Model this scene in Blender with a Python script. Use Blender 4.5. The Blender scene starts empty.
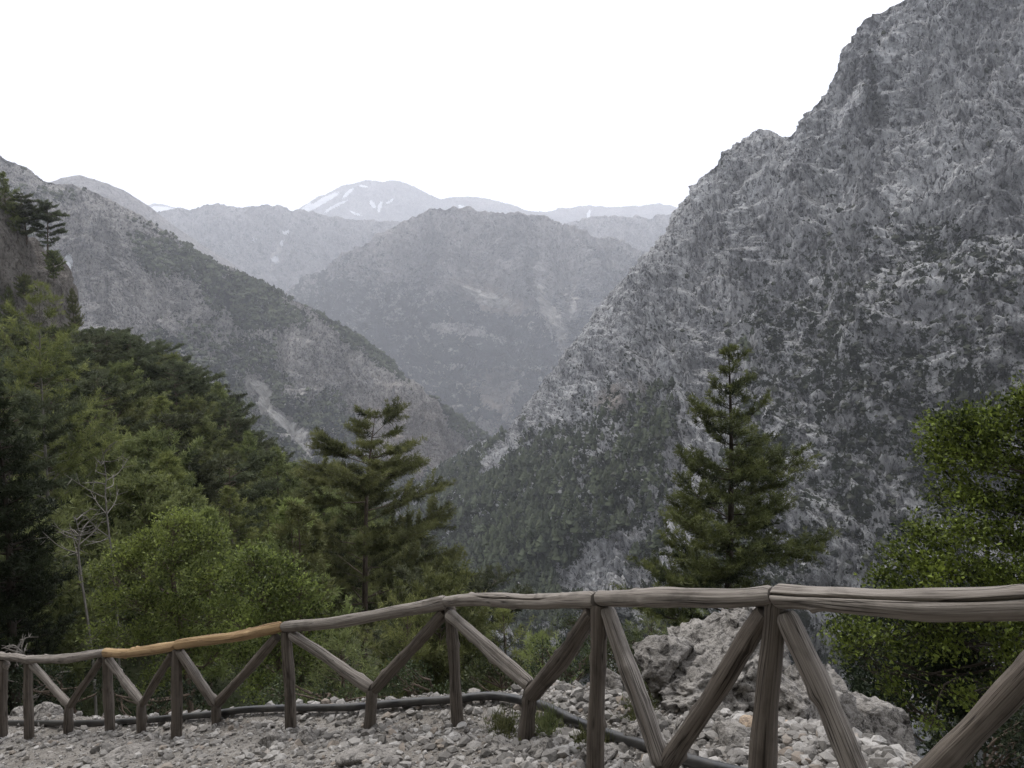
import bpy, bmesh, math, random
import numpy as np
from mathutils import Vector

RNG = np.random.default_rng(7)
S = bpy.context.scene
COL = S.collection
R_ = math.radians

# ------------------------------------------------------------------ camera model
W, H, F = 1024, 768, 800.0
EYE = 1.66
TH = math.atan(84 / F)                      # looking down by this much
CT, ST = math.cos(TH), math.sin(TH)

def ray(px, py):
    """direction through a picture position, scaled so that its forward (Y) component is 1"""
    u = (np.asarray(px, float) - 512) / F
    v = (384 - np.asarray(py, float)) / F
    y = CT + v * ST
    z = -ST + v * CT
    return u / y, z / y

def at(px, py, d):
    u, z = ray(px, py)
    return np.stack([u * d, np.ones_like(u) * d, z * d + EYE], -1)

def proj(p):
    x, y, z = p[..., 0], p[..., 1], p[..., 2] - EYE
    zc = y * CT - z * ST
    yc = y * ST + z * CT
    return 512 + F * x / zc, 384 - F * yc / zc

PB, PC = 0.217, -0.25                       # tilt of the trail
def plane_z(x, y):
    return PB * x + PC * y
def on_plane(px, py):
    u, z = ray(px, py)
    d = -EYE / (z - PB * u - PC)
    return np.stack([u * d, d, plane_z(u * d, d)], -1)

# ------------------------------------------------------------------ noise
_perm = np.random.default_rng(3).permutation(256)
_perm = np.concatenate([_perm, _perm, _perm])
_g = np.random.default_rng(4).normal(size=(256, 3)); _g /= np.linalg.norm(_g, axis=1)[:, None]

def perlin(p):
    p = np.asarray(p, np.float64)
    i = np.floor(p).astype(np.int64); f = p - i; i &= 255
    w = f * f * f * (f * (f * 6 - 15) + 10)
    out = 0
    for dx in (0, 1):
        wx = w[:, 0] if dx else 1 - w[:, 0]
        a = _perm[(i[:, 0] + dx) & 255]
        for dy in (0, 1):
            wy = w[:, 1] if dy else 1 - w[:, 1]
            b = _perm[(a + i[:, 1] + dy) & 255]
            for dz in (0, 1):
                wz = w[:, 2] if dz else 1 - w[:, 2]
                g = _g[_perm[(b + i[:, 2] + dz) & 255]]
                d = g[:, 0] * (f[:, 0] - dx) + g[:, 1] * (f[:, 1] - dy) + g[:, 2] * (f[:, 2] - dz)
                out = out + wx * wy * wz * d
    return out * 1.4

def fbm(p, o=4, gain=.5, lac=2.07):
    s, a, t = 0, 1.0, 0
    p = np.array(p, float)
    for k in range(o):
        s = s + a * perlin(p + 17.3 * k); t += a; a *= gain; p = p * lac
    return s / t

def ridged(p, o=4, gain=.5, lac=2.13):
    s, a, t = 0, 1.0, 0
    p = np.array(p, float); w = 1
    for k in range(o):
        n = 1 - np.abs(perlin(p + 31.7 * k)) * 2
        n = np.clip(n, -1, 1)
        s = s + a * n * w; t += a; a *= gain; p = p * lac
        w = np.clip(.5 + .7 * n, 0, 1)
    return s / t

def smooth(a, b, x):
    t = np.clip((x - a) / (b - a), 0, 1)
    return t * t * (3 - 2 * t)

def nrm(v):
    return v / np.maximum(np.linalg.norm(v, axis=-1, keepdims=True), 1e-9)

# ------------------------------------------------------------------ mesh builder
class MB:
    def __init__(s):
        s.v, s.f, s.t, s.uv, s.n = [], [], [], [], 0
    def add(s, v, f, tint=None, uv=None):
        v = np.asarray(v, float).reshape(-1, 3)
        f = np.asarray(f, np.int64)
        s.v.append(v); s.f.append(f + s.n)
        s.t.append(np.broadcast_to(np.asarray(.5 if tint is None else tint, float), (len(v),)))
        s.uv.append(np.zeros((len(v), 2)) if uv is None else uv)
        s.n += len(v)
    def mesh(s, name, mat, smooth_=True):
        me = bpy.data.meshes.new(name)
        v = np.concatenate(s.v)
        me.vertices.add(len(v)); me.vertices.foreach_set('co', v.astype(np.float32).ravel())
        idx = np.concatenate([f.ravel() for f in s.f])
        tot = np.concatenate([np.full(len(f), f.shape[1]) for f in s.f])
        st = np.concatenate([[0], np.cumsum(tot)[:-1]])
        me.loops.add(len(idx)); me.loops.foreach_set('vertex_index', idx.astype(np.int32))
        me.polygons.add(len(tot)); me.polygons.foreach_set('loop_start', st.astype(np.int32))
        me.polygons.foreach_set('loop_total', tot.astype(np.int32))
        me.polygons.foreach_set('use_smooth', np.full(len(tot), bool(smooth_)))
        a = me.attributes.new('tint', 'FLOAT', 'POINT')
        a.data.foreach_set('value', np.concatenate(s.t).astype(np.float32))
        uv = np.concatenate(s.uv)
        if uv.any():
            l = me.uv_layers.new(name='UVMap')
            l.data.foreach_set('uv', uv[idx].astype(np.float32).ravel())
        me.materials.append(mat)
        me.update(calc_edges=True); me.validate()
        return me
    def build(s, name, mat, parent=None, smooth_=True):
        o = bpy.data.objects.new(name, s.mesh(name, mat, smooth_))
        COL.objects.link(o)
        if parent: o.parent = parent
        return o

def tag(o, label, cat, group=None, kind=None):
    o['label'] = label; o['category'] = cat
    if group: o['group'] = group
    if kind: o['kind'] = kind
    return o

def empty(name, loc, rz=0):
    o = bpy.data.objects.new(name, None); COL.objects.link(o)
    o.empty_display_size = .2
    o.location = loc; o.rotation_euler = (0, 0, rz)
    return o

def copy_tree(root, loc, rz, sc, label=None, group=None):
    r = root.copy(); COL.objects.link(r)
    r.location = loc; r.rotation_euler = (0, 0, rz); r.scale = (sc, sc, sc)
    if label: r['label'] = label
    if group: r['group'] = group
    for ch in root.children:
        c = ch.copy(); COL.objects.link(c); c.parent = r
    return r

def resample(P, n):
    P = np.asarray(P, float)
    d = np.concatenate([[0], np.cumsum(np.linalg.norm(np.diff(P, axis=0), axis=1))])
    t = np.linspace(0, d[-1], n)
    return np.stack([np.interp(t, d, P[:, k]) for k in range(P.shape[1])], 1)

def catmull(P, n):
    """smooth curve through P, n points"""
    P = np.asarray(P, float)
    Q = np.vstack([2 * P[0] - P[1], P, 2 * P[-1] - P[-2]])
    t = np.linspace(0, len(P) - 1 - 1e-9, n); i = t.astype(int); f = (t - i)[:, None]
    a, b, c, d = Q[i], Q[i + 1], Q[i + 2], Q[i + 3]
    return .5 * (2 * b + (c - a) * f + (2 * a - 5 * b + 4 * c - d) * f ** 2 + (3 * b - a - 3 * c + d) * f ** 3)

def tube(mb, path, rad, seg=8, rough=0, tint=None, caps=True, groove=None, seed=0, oval=0, knots=()):
    path = np.asarray(path, float); n = len(path)
    rad = np.broadcast_to(np.asarray(rad, float), (n,))
    T = nrm(np.gradient(path, axis=0))
    up = np.array([0, 0, 1.]) if abs(T[0, 2]) < .9 else np.array([0, 1., 0])
    Nn = np.zeros_like(path); Nn[0] = nrm(up - T[0] * (up @ T[0]))
    for k in range(1, n):
        v = Nn[k - 1] - T[k] * (Nn[k - 1] @ T[k]); Nn[k] = v / max(np.linalg.norm(v), 1e-9)
    B = np.cross(T, Nn)
    a = np.linspace(0, 2 * np.pi, seg + 1) + np.pi          # seam underneath
    L = np.concatenate([[0], np.cumsum(np.linalg.norm(np.diff(path, axis=0), axis=1))])
    ca, sa = np.cos(a), np.sin(a)
    rr = np.repeat(rad[:, None], seg + 1, 1)
    if rough:
        q = np.stack([np.broadcast_to(ca, (n, seg + 1)) * 1.3, np.broadcast_to(sa, (n, seg + 1)) * 1.3,
                      np.repeat(L[:, None] * 2.2, seg + 1, 1)], -1).reshape(-1, 3) + seed * 7.7
        rr = rr * (1 + rough * fbm(q, 3).reshape(n, seg + 1) * 2)
    if oval: rr = rr * (1 + oval * np.cos(2 * a + seed))[None]
    if groove is not None:
        for (ga, gw, gd, l0, l1) in groove:
            wob = .12 * np.sin(L * 3.1 + seed) + .07 * np.sin(L * 9.7)
            da = np.abs((a[None] - ga - wob[:, None] + np.pi) % (2 * np.pi) - np.pi)
            m = smooth(l0, l0 + .15, L) * (1 - smooth(l1 - .15, l1, L))
            rr = rr * (1 - gd * m[:, None] * np.exp(-(da / gw) ** 2))
    for (ka, kl, kh, kw) in knots:
        da = (a[None] - ka + np.pi) % (2 * np.pi) - np.pi
        rr = rr + kh * np.exp(-(da * rad.mean() / kw) ** 2 - ((L[:, None] - kl) / kw) ** 2)
    V = path[:, None] + rr[..., None] * (ca[None, :, None] * Nn[:, None] + sa[None, :, None] * B[:, None])
    uv = np.stack([np.broadcast_to(a / (2 * np.pi), (n, seg + 1)), np.repeat(L[:, None], seg + 1, 1)], -1)
    uv = uv + np.array([seed * .37, seed * 3.3])
    i = np.arange(n - 1)[:, None] * (seg + 1) + np.arange(seg)[None]
    Fq = np.stack([i, i + 1, i + seg + 2, i + seg + 1], -1).reshape(-1, 4)
    mb.add(V.reshape(-1, 3), Fq, tint, uv.reshape(-1, 2))
    if caps:
        for e in (0, n - 1):
            ring = V[e, :seg]
            c = ring.mean(0) + T[e] * (.012 if e else -.012) * (1 if rad[e] > .02 else 0)
            f = np.stack([np.arange(seg), (np.arange(seg) + 1) % seg, np.full(seg, seg)], 1)
            if e == 0: f = f[:, ::-1]
            mb.add(np.vstack([ring, c]), f, tint, np.tile([[.5, .5]], (seg + 1, 1)) + ring[:1, :2].mean() * 0)

# ------------------------------------------------------------------ materials
class NT:
    def __init__(s, name):
        s.m = bpy.data.materials.new(name); s.m.use_nodes = True
        s.t = s.m.node_tree; s.t.nodes.clear()
        s.out = s.t.nodes.new('ShaderNodeOutputMaterial')
    def n(s, typ, **kw):
        o = s.t.nodes.new(typ)
        for k, v in kw.items():
            if k == 'ins':
                for a, b in v.items():
                    if hasattr(b, 'is_output') or isinstance(b, bpy.types.NodeSocket): s.t.links.new(b, o.inputs[a])
                    else: o.inputs[a].default_value = b
            else: setattr(o, k, v)
        return o
    def coord(s, which='Object'):
        return s.n('ShaderNodeTexCoord').outputs[which]
    def mapping(s, vec, scale=(1, 1, 1), rot=(0, 0, 0)):
        return s.n('ShaderNodeMapping', ins={'Vector': vec, 'Scale': scale, 'Rotation': rot}).outputs[0]
    def noise(s, vec, scale, detail=4, rough=.55, dist=0):
        return s.n('ShaderNodeTexNoise', ins={'Vector': vec, 'Scale': scale, 'Detail': detail, 'Roughness': rough, 'Distortion': dist}).outputs[0]
    def voro(s, vec, scale, feature='F1'):
        return s.n('ShaderNodeTexVoronoi', feature=feature, ins={'Vector': vec, 'Scale': scale}).outputs[0]
    def ramp(s, fac, stops):
        r = s.n('ShaderNodeValToRGB'); e = r.color_ramp.elements
        while len(e) < len(stops): e.new(.5)
        for k, (p, c) in enumerate(stops):
            e[k].position = p; e[k].color = (c, c, c, 1) if not hasattr(c, '__len__') else (*c, 1)
        s.t.links.new(fac, r.inputs[0]); return r.outputs[0]
    def mix(s, fac, a, b, mode='MIX'):
        o = s.n('ShaderNodeMix', data_type='RGBA', blend_type=mode)
        for k, v in ((0, fac), (6, a), (7, b)):
            if isinstance(v, bpy.types.NodeSocket): s.t.links.new(v, o.inputs[k])
            elif hasattr(v, '__len__'): o.inputs[k].default_value = (*v, 1)
            else: o.inputs[k].default_value = v
        return o.outputs[2]
    def math(s, op, a, b=0, c=0):
        o = s.n('ShaderNodeMath', operation=op)
        for k, v in enumerate((a, b, c)):
            if isinstance(v, bpy.types.NodeSocket): s.t.links.new(v, o.inputs[k])
            else: o.inputs[k].default_value = v
        return o.outputs[0]
    def attr(s, name, out='Fac'):
        return s.n('ShaderNodeAttribute', attribute_name=name).outputs[out]
    def bump(s, h, strength, dist, normal=None):
        o = s.n('ShaderNodeBump', ins={'Height': h, 'Strength': strength, 'Distance': dist})
        if normal: s.t.links.new(normal, o.inputs['Normal'])
        return o.outputs[0]
    def finish(s, color, rough=.9, normal=None, spec=.3):
        p = s.n('ShaderNodeBsdfPrincipled')
        if isinstance(color, bpy.types.NodeSocket): s.t.links.new(color, p.inputs['Base Color'])
        else: p.inputs['Base Color'].default_value = (*color, 1)
        if isinstance(rough, bpy.types.NodeSocket): s.t.links.new(rough, p.inputs['Roughness'])
        else: p.inputs['Roughness'].default_value = rough
        p.inputs['Specular IOR Level'].default_value = spec
        if normal: s.t.links.new(normal, p.inputs['Normal'])
        s.t.links.new(p.outputs[0], s.out.inputs[0]); return s.m

def mat_leaf(name, dark, light, transl=.3, rough=.55, spec=.35):
    n = NT(name)
    t = n.attr('tint')
    obj = n.n('ShaderNodeObjectInfo').outputs['Random']
    c = n.mix(t, dark, light)
    hsv = n.n('ShaderNodeHueSaturation', ins={'Color': c, 'Value': n.math('MULTIPLY_ADD', obj, .45, .78),
              'Hue': n.math('MULTIPLY_ADD', obj, .03, .485), 'Saturation': .9})
    c = hsv.outputs[0]
    p = n.n('ShaderNodeBsdfPrincipled', ins={'Base Color': c, 'Roughness': rough, 'Specular IOR Level': spec})
    tr = n.n('ShaderNodeBsdfTranslucent', ins={'Color': c})
    mx = n.n('ShaderNodeMixShader', ins={0: transl, 1: p.outputs[0], 2: tr.outputs[0]})
    n.t.links.new(mx.outputs[0], n.out.inputs[0]); return n.m

def mat_bark(name, a, b, scale=6):
    n = NT(name); c = n.coord('Object')
    m = n.mapping(c, (1, 1, .25))
    f = n.noise(m, scale * 3, 5, .65)
    col = n.ramp(f, [(.3, b), (.65, a)])
    return n.finish(col, .92, n.bump(f, .6, .03), .15)

def mat_wood(name, light, mid, dark, streak=1.0):
    n = NT(name)
    uv = n.n('ShaderNodeUVMap').outputs[0]
    m1 = n.mapping(uv, (16, 1.1, 1)); m2 = n.mapping(uv, (55, 2.0, 1)); m3 = n.mapping(uv, (2.0, 3.0, 1))
    f1 = n.noise(m1, 1.0, 5, .6, .35); f2 = n.noise(m2, 1.0, 4, .65, .2); f3 = n.noise(m3, 1.6, 4, .6)
    col = n.mix(n.ramp(f1, [(.36, 0), (.62, 1)]), mid, light)
    col = n.mix(n.math('MULTIPLY', n.ramp(f2, [(.30, 1), (.47, 0)]), streak), col, dark)
    col = n.mix(n.math('MULTIPLY', n.ramp(f3, [(.28, 1), (.48, 0)]), .55 * streak), col, dark)
    kn = n.voro(n.mapping(uv, (3.2, 2.3, 1)), 1.0)
    col = n.mix(n.math('MULTIPLY', n.ramp(kn, [(.05, 1), (.12, 0)]), .8), col, dark)
    cr = n.noise(n.mapping(uv, (9, .55, 1)), 1.0, 3, .5, .6)
    crk = n.ramp(cr, [(.485, 0), (.497, 1), (.503, 1), (.515, 0)])
    col = n.mix(n.math('MULTIPLY', crk, .8 * streak), col, tuple(k * .5 for k in dark))
    f2 = n.math('SUBTRACT', f2, n.math('MULTIPLY', crk, .8))
    h = n.math('ADD', n.math('MULTIPLY', f2, .7), n.math('MULTIPLY', f1, .8))
    return n.finish(col, .82, n.bump(h, .75, .012), .2)

def mat_mountain(name, light, mid, dark, veg, scree, scale=1.0, strata=(1, 1, 1), rot=(0, 0, 0), bump=1.0, vegfine=1.0, ochre=(.3, .24, .19)):
    """limestone with weathering, vegetation where the 'veg' attribute says, pale scree and snow"""
    n = NT(name); c = n.coord('Object')
    s1 = n.mapping(c, tuple(.012 * k * scale for k in strata), rot)
    s2 = n.mapping(c, tuple(.05 * k * scale for k in strata), rot)
    s3 = n.mapping(c, tuple(.22 * k * scale for k in strata), rot)
    a = n.noise(s1, 1, 6, .62, .6); b = n.noise(s2, 1, 6, .68, .9); d = n.noise(s3, 1, 5, .7, .8)
    crack = n.voro(n.mapping(c, tuple(.035 * k * scale for k in strata), rot), 1, 'DISTANCE_TO_EDGE')
    col = n.mix(n.ramp(a, [(.35, 0), (.65, 1)]), mid, light)
    col = n.mix(n.math('MULTIPLY', n.ramp(b, [(.36, 1), (.5, 0)]), .5), col, dark)
    col = n.mix(n.math('MULTIPLY', n.ramp(d, [(.40, 1), (.5, 0)]), .9), col, dark)
    col = n.mix(n.math('MULTIPLY', n.ramp(d, [(.56, 0), (.7, 1)]), .6), col, light)
    col = n.mix(n.attr('ochre'), col, ochre)
    col = n.mix(n.math('MULTIPLY', n.ramp(crack, [(0, 1), (.06, 0)]), .35), col, dark)
    st = n.mapping(c, tuple(.06 * k * scale for k in (1, 1, .22)), rot)
    stn = n.noise(st, 1, 5, .7, .4)
    col = n.mix(n.math('MULTIPLY', n.ramp(stn, [(.36, 1), (.47, 0)]), .55), col, dark)
    pale = n.noise(n.mapping(c, tuple(.15 * k * scale for k in (1, 1, .35)), rot), 1, 4, .75, .5)
    col = n.mix(n.math('MULTIPLY', n.ramp(pale, [(.55, 0), (.68, 1)]), .6), col, tuple(k * 1.15 for k in light))
    sc = n.math('ADD', n.attr('scree'), n.math('MULTIPLY_ADD', b, 1.2, -.6))
    col = n.mix(n.ramp(sc, [(.45, 0), (.62, 1)]), col, scree)
    vf = n.noise(c, .055 * scale * vegfine, 6, .72)
    vf2 = n.noise(c, .3 * scale * vegfine, 3, .7)
    vm = n.math('ADD', n.math('ADD', n.attr('veg'), n.math('MULTIPLY_ADD', vf, 2.4, -1.2)), n.math('MULTIPLY_ADD', vf2, 1.2, -.6))
    vm = n.ramp(vm, [(.46, 0), (.56, 1)])
    vcol = n.mix(vf2, tuple(k * .6 for k in veg), tuple(k * 1.35 for k in veg))
    col = n.mix(vm, col, vcol)
    sn = n.math('ADD', n.attr('snow'), n.math('MULTIPLY_ADD', d, 1.0, -.5))
    col = n.mix(n.ramp(sn, [(.46, 0), (.54, 1)]), col, (.85, .86, .88))
    h = n.math('ADD', n.math('MULTIPLY', b, 1.5), n.math('MULTIPLY', d, .95))
    h = n.math('ADD', h, n.math('MULTIPLY', n.ramp(crack, [(0, 0), (.12, 1)]), .25))
    return n.finish(col, .95, n.bump(h, .9 * bump, 14 / scale), .1)

def mat_rock(name, light, mid, dark, scale=1.0, moss=None):
    n = NT(name); c = n.coord('Object')
    a = n.noise(c, 2.5 * scale, 6, .65, .5); b = n.noise(c, 14 * scale, 5, .7, .6); d = n.noise(c, 60 * scale, 4, .7)
    v = n.voro(n.mapping(c, (1, 1, 1.6)), 9 * scale, 'DISTANCE_TO_EDGE')
    col = n.mix(n.ramp(a, [(.35, 0), (.62, 1)]), mid, light)
    col = n.mix(n.ramp(b, [(.36, 1), (.5, 0)]), col, dark)
    col = n.mix(n.math('MULTIPLY', n.ramp(d, [(.35, 1), (.5, 0)]), .55), col, dark)
    col = n.mix(n.attr('tint'), col, (.36, .25, .15)) if moss == 'tint' else col
    h = n.math('ADD', n.math('MULTIPLY', b, 1.0), n.math('MULTIPLY', d, .35))
    h = n.math('ADD', h, n.math('MULTIPLY', n.ramp(v, [(0, 0), (.2, 1)]), .25))
    return n.finish(col, .93, n.bump(h, .8, .04 / scale), .15)

# ------------------------------------------------------------------ world, sun, camera
wd = bpy.data.worlds.new('World'); S.world = wd; wd.use_nodes = True
wt = wd.node_tree; wt.nodes.clear()
SUN_EL, SUN_AZ = R_(54), R_(-38)            # azimuth from straight ahead, minus = to the left
sky = wt.nodes.new('ShaderNodeTexSky'); sky.sky_type = 'NISHITA'; sky.sun_disc = False
sky.sun_elevation = SUN_EL; sky.sun_rotation = SUN_AZ
sky.dust_density = 4; sky.air_density = 1.0; sky.altitude = 1200
tc = wt.nodes.new('ShaderNodeTexCoord'); sp = wt.nodes.new('ShaderNodeSeparateXYZ')
wt.links.new(tc.outputs['Generated'], sp.inputs[0])
cr = wt.nodes.new('ShaderNodeValToRGB')
cr.color_ramp.elements[0].position = 0.0; cr.color_ramp.elements[0].color = (.93, .95, 1, 1)
cr.color_ramp.elements[1].position = .7; cr.color_ramp.elements[1].color = (1, 1, 1, 1)
wt.links.new(sp.outputs['Z'], cr.inputs[0])
cl = wt.nodes.new('ShaderNodeMix'); cl.data_type = 'RGBA'; cl.blend_type = 'MULTIPLY'; cl.inputs[0].default_value = 1
CLOUD = 15.0
cl.inputs[7].default_value = (CLOUD, CLOUD, CLOUD * 1.02, 1)
wt.links.new(cr.outputs[0], cl.inputs[6])
mx = wt.nodes.new('ShaderNodeMix'); mx.data_type = 'RGBA'; mx.inputs[0].default_value = .92
wt.links.new(sky.outputs[0], mx.inputs[6]); wt.links.new(cl.outputs[2], mx.inputs[7])
bg = wt.nodes.new('ShaderNodeBackground'); bg.inputs[1].default_value = .1
wo = wt.nodes.new('ShaderNodeOutputWorld')
wt.links.new(mx.outputs[2], bg.inputs[0]); wt.links.new(bg.outputs[0], wo.inputs[0])

sl = bpy.data.lights.new('sun', 'SUN'); sl.energy = 2.5; sl.angle = R_(22); sl.color = (1, .96, .9)
so = bpy.data.objects.new('sun', sl); COL.objects.link(so)
sd = Vector((math.sin(SUN_AZ) * math.cos(SUN_EL), math.cos(SUN_AZ) * math.cos(SUN_EL), math.sin(SUN_EL)))
so.rotation_euler = sd.to_track_quat('Z', 'Y').to_euler()

cd = bpy.data.cameras.new('camera'); cd.sensor_width = 36; cd.lens = 36 * F / W
cd.clip_start = .05; cd.clip_end = 60000
co = bpy.data.objects.new('camera', cd); COL.objects.link(co)
co.location = (0, 0, EYE); co.rotation_euler = (math.pi / 2 - TH, 0, 0)
S.camera = co
S.view_settings.view_transform = 'Standard'; S.view_settings.look = 'None'
S.view_settings.gamma = 1; S.view_settings.exposure = .25
S.view_settings.use_curve_mapping = False
try:
    S.cycles.use_light_tree = False; S.cycles.volume_bounces = 2; S.cycles.max_bounces = 6; S.cycles.diffuse_bounces = 3
    S.cycles.transmission_bounces = 3; S.cycles.use_denoising = True; S.cycles.denoising_prefilter = 'NONE'
except Exception: pass

# ------------------------------------------------------------------ near ground
EDGE_PX = [(-200, 712), (-60, 714), (0, 716), (130, 722), (250, 716), (300, 712), (400, 706), (500, 699), (555, 690), (600, 700), (660, 712), (740, 722), (820, 735), (880, 752), (925, 785), (960, 815)]
EDGE = np.array([on_plane(*p)[:2] for p in EDGE_PX] + [[1.95, 2.6], [3.2, 1.6], [8, -3], [20, -14]])
EDGE = np.vstack([[-60, 20], [-22, 16.5], EDGE])

def edge_dist(x, y):
    """signed distance from the trail edge in plan; positive on the gorge side"""
    p = np.stack([x, y], -1)
    best = np.full(len(p), 1e9)
    for a, b in zip(EDGE[:-1], EDGE[1:]):
        ab = b - a; ap = p - a
        t = np.clip((ap @ ab) / (ab @ ab), 0, 1)
        q = ap - t[:, None] * ab
        d = np.hypot(q[:, 0], q[:, 1])
        best = np.minimum(best, d)
    poly = np.vstack([EDGE, [[400, -400], [-600, -400]]])
    ins = np.zeros(len(p), bool)
    for a, b in zip(poly, np.roll(poly, -1, axis=0)):
        cr_ = (a[1] > p[:, 1]) != (b[1] > p[:, 1])
        ins ^= cr_ & (p[:, 0] < (b[0] - a[0]) * (p[:, 1] - a[1]) / (b[1] - a[1] + 1e-12) + a[0])
    return np.where(ins, -best, best)

# hillside: smooth surface through points (x, y, z relative to the eye)
HC = np.array([(-6, 14, -8.2), (-2, 12, -7.2), (2, 12, -8), (5, 10, -7.5), (9, 8, -6.5), (5, 18, -12), (-12, 14, -7.5), (-16, 25, -9), (-5, 25, -13), (6, 28, -19), (14, 18, -13),
  (25, 25, -22), (20, 60, -46), (-17.6, 30, -10), (-9.5, 45, -22), (0, 50, -28), (-32, 50, -11), (-40, 70, -18), (-20, 72, -27), (0, 80, -43), (-64, 100, -10), (-40, 100, -20),
  (-9, 100, -43), (20, 110, -72), (-32, 120, -33), (-49, 140, -31), (-81, 170, -18), (-115, 180, -10), (-123, 200, -4), (-90, 215, -30), (-50, 200, -58), (-10, 180, -90), (40, 200, -130),
  (-200, 150, 45), (-120, 90, 22), (-70, 40, 8), (-45, 20, 2), (-250, 260, 50), (-150, 250, -20), (-90, 280, -85), (0, 300, -190), (100, 300, -230), (-150, 350, -120), (-300, 400, 10),
  (80, 100, -95), (150, 60, -110), (60, 20, -40), (150, 200, -210), (-100, 420, -260), (50, 420, -300), (200, 420, -330), (-250, 420, -100), (30, 2, -16), (160, -30, -90), (60, -30, -25), (10, -10, 1)], float)
def _rbf_fit(P):
    n = len(P); d = np.linalg.norm(P[:, None, :2] - P[None, :, :2], axis=-1)
    A = np.zeros((n + 3, n + 3)); A[:n, :n] = d - np.eye(n) * 1.0
    A[:n, n] = 1; A[:n, n + 1:] = P[:, :2]; A[n, :n] = 1; A[n + 1:, :n] = P[:, :2].T
    return np.linalg.solve(A, np.concatenate([P[:, 2] + EYE, np.zeros(3)]))
_RW = _rbf_fit(HC)
def hill_z(x, y):
    out = _RW[len(HC)] + _RW[len(HC) + 1] * x + _RW[len(HC) + 2] * y
    for k, p in enumerate(HC):
        out = out + _RW[k] * np.hypot(x - p[0], y - p[1])
    return out

def ground(x, y, fine=True):
    x = np.atleast_1d(np.asarray(x, float)); y = np.atleast_1d(np.asarray(y, float))
    d = edge_dist(x, y)
    q = np.stack([x, y, np.zeros_like(x)], -1)
    pz = plane_z(x, y) + .05 * fbm(q * .9, 3) + (.10 * fbm(q * .35 + 9, 2))
    pz = pz + .07 * np.exp(-((d + .12) / .22) ** 2)          # low bank of stones along the edge
    dp = np.maximum(d, 0)
    w = smooth(.8, 7, d)
    drop = pz - .95 * dp + .12 * np.minimum(dp, 2) * fbm(q * 1.3 + 4, 3)
    hz = np.minimum(hill_z(x, y), 1e9) + np.clip(dp * .12, 0, 2.2) * fbm(q * .12, 4)
    up = np.maximum(-d - 5.2, 0)                              # the slope the trail is cut into rises behind it
    pz = pz + 1.15 * up + np.clip(up * .15, 0, 6) * fbm(q * .11 + 2, 4)
    return np.where(d <= 0, pz, (1 - w) * drop + w * hz)

def grid_mesh(xs, ys, zf):
    X, Y = np.meshgrid(xs, ys)
    Z = zf(X.ravel(), Y.ravel())
    nx = len(xs)
    i = np.arange(len(ys) - 1)[:, None] * nx + np.arange(nx - 1)[None]
    f = np.stack([i, i + 1, i + nx + 1, i + nx], -1).reshape(-1, 4)
    return np.stack([X.ravel(), Y.ravel(), Z], -1), f

def mat_ground():
    n = NT('trail_ground'); c = n.coord('Object')
    a = n.noise(c, 1.1, 5, .6); b = n.noise(c, 9, 5, .7); d = n.noise(c, 70, 3, .7)
    v = n.voro(c, 26)
    col = n.mix(n.ramp(a, [(.35, 0), (.65, 1)]), (.15, .136, .12), (.24, .225, .208))
    col = n.mix(n.ramp(b, [(.38, 1), (.55, 0)]), col, (.10, .09, .08))
    col = n.mix(n.math('MULTIPLY', n.ramp(d, [(.5, 0), (.65, 1)]), .6), col, (.28, .27, .26))
    h = n.math('ADD', n.math('MULTIPLY', b, 1.0), n.math('ADD', n.math('MULTIPLY', d, .4), n.math('MULTIPLY', v, -.5)))
    return n.finish(col, .95, n.bump(h, .8, .03), .1)
def mat_hill():
    n = NT('hillside_ground'); c = n.coord('Object')
    a = n.noise(c, .35, 6, .65); b = n.noise(c, 3, 5, .7)
    col = n.ramp(a, [(.3, (.05, .045, .03)), (.5, (.045, .055, .025)), (.62, (.09, .08, .055)), (.75, (.2, .19, .17))])
    col = n.mix(n.ramp(b, [(.4, 1), (.6, 0)]), col, (.035, .04, .02))
    return n.finish(col, .95, n.bump(b, .7, .3), .1)
M_GROUND, M_HILL = mat_ground(), mat_hill()

xs, ys = np.arange(-13, 6.01, .05), np.arange(-2, 13.01, .05)
mb = MB(); mb.add(*grid_mesh(xs, ys, ground))
tag(mb.build('trail', M_GROUND), 'stony grey gravel footpath sloping down along the log railing', 'path', kind='structure')

def mid_z(x, y):
    z = ground(x, y)
    inside = smooth(-.5, 1.5, np.minimum(np.minimum(x + 13, 6 - x), np.minimum(y + 2, 13 - y)))
    return z - .6 * inside
xs = np.unique(np.concatenate([np.arange(-320, -40, 4), np.arange(-40, 40, 1.0), np.arange(40, 221, 4)]))
ys = np.unique(np.concatenate([np.arange(-520, -40, 8), np.arange(-40, 40, 1.0), np.arange(40, 431, 4)]))
mb = MB(); mb.add(*grid_mesh(xs, ys, mid_z))
tag(mb.build('hillside', M_HILL), 'steep wooded hillside falling from the trail into the gorge', 'hillside', kind='structure')

# valley floor out to the horizon
n_ = 60
g = np.linspace(-20000, 20000, n_)
mb = MB(); mb.add(*grid_mesh(g, g, lambda x, y: np.full_like(x, -1600.) + 15 * np.sin(x * .0011) * np.cos(y * .0013)))
tag(mb.build('valley_ground', M_HILL), 'dark wooded valley floor far below between the mountains', 'valley', kind='structure')

# ------------------------------------------------------------------ mountains
def rail_pts(pts, n):
    p = np.asarray(pts, float)
    d = np.concatenate([[0], np.cumsum(np.hypot(np.diff(p[:, 0]), np.diff(p[:, 1])))]); d /= d[-1]
    t = np.linspace(0, 1, n)
    q = np.stack([np.interp(t, d, p[:, k]) for k in range(3)], 1)
    return at(q[:, 0], q[:, 1], q[:, 2])

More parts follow.
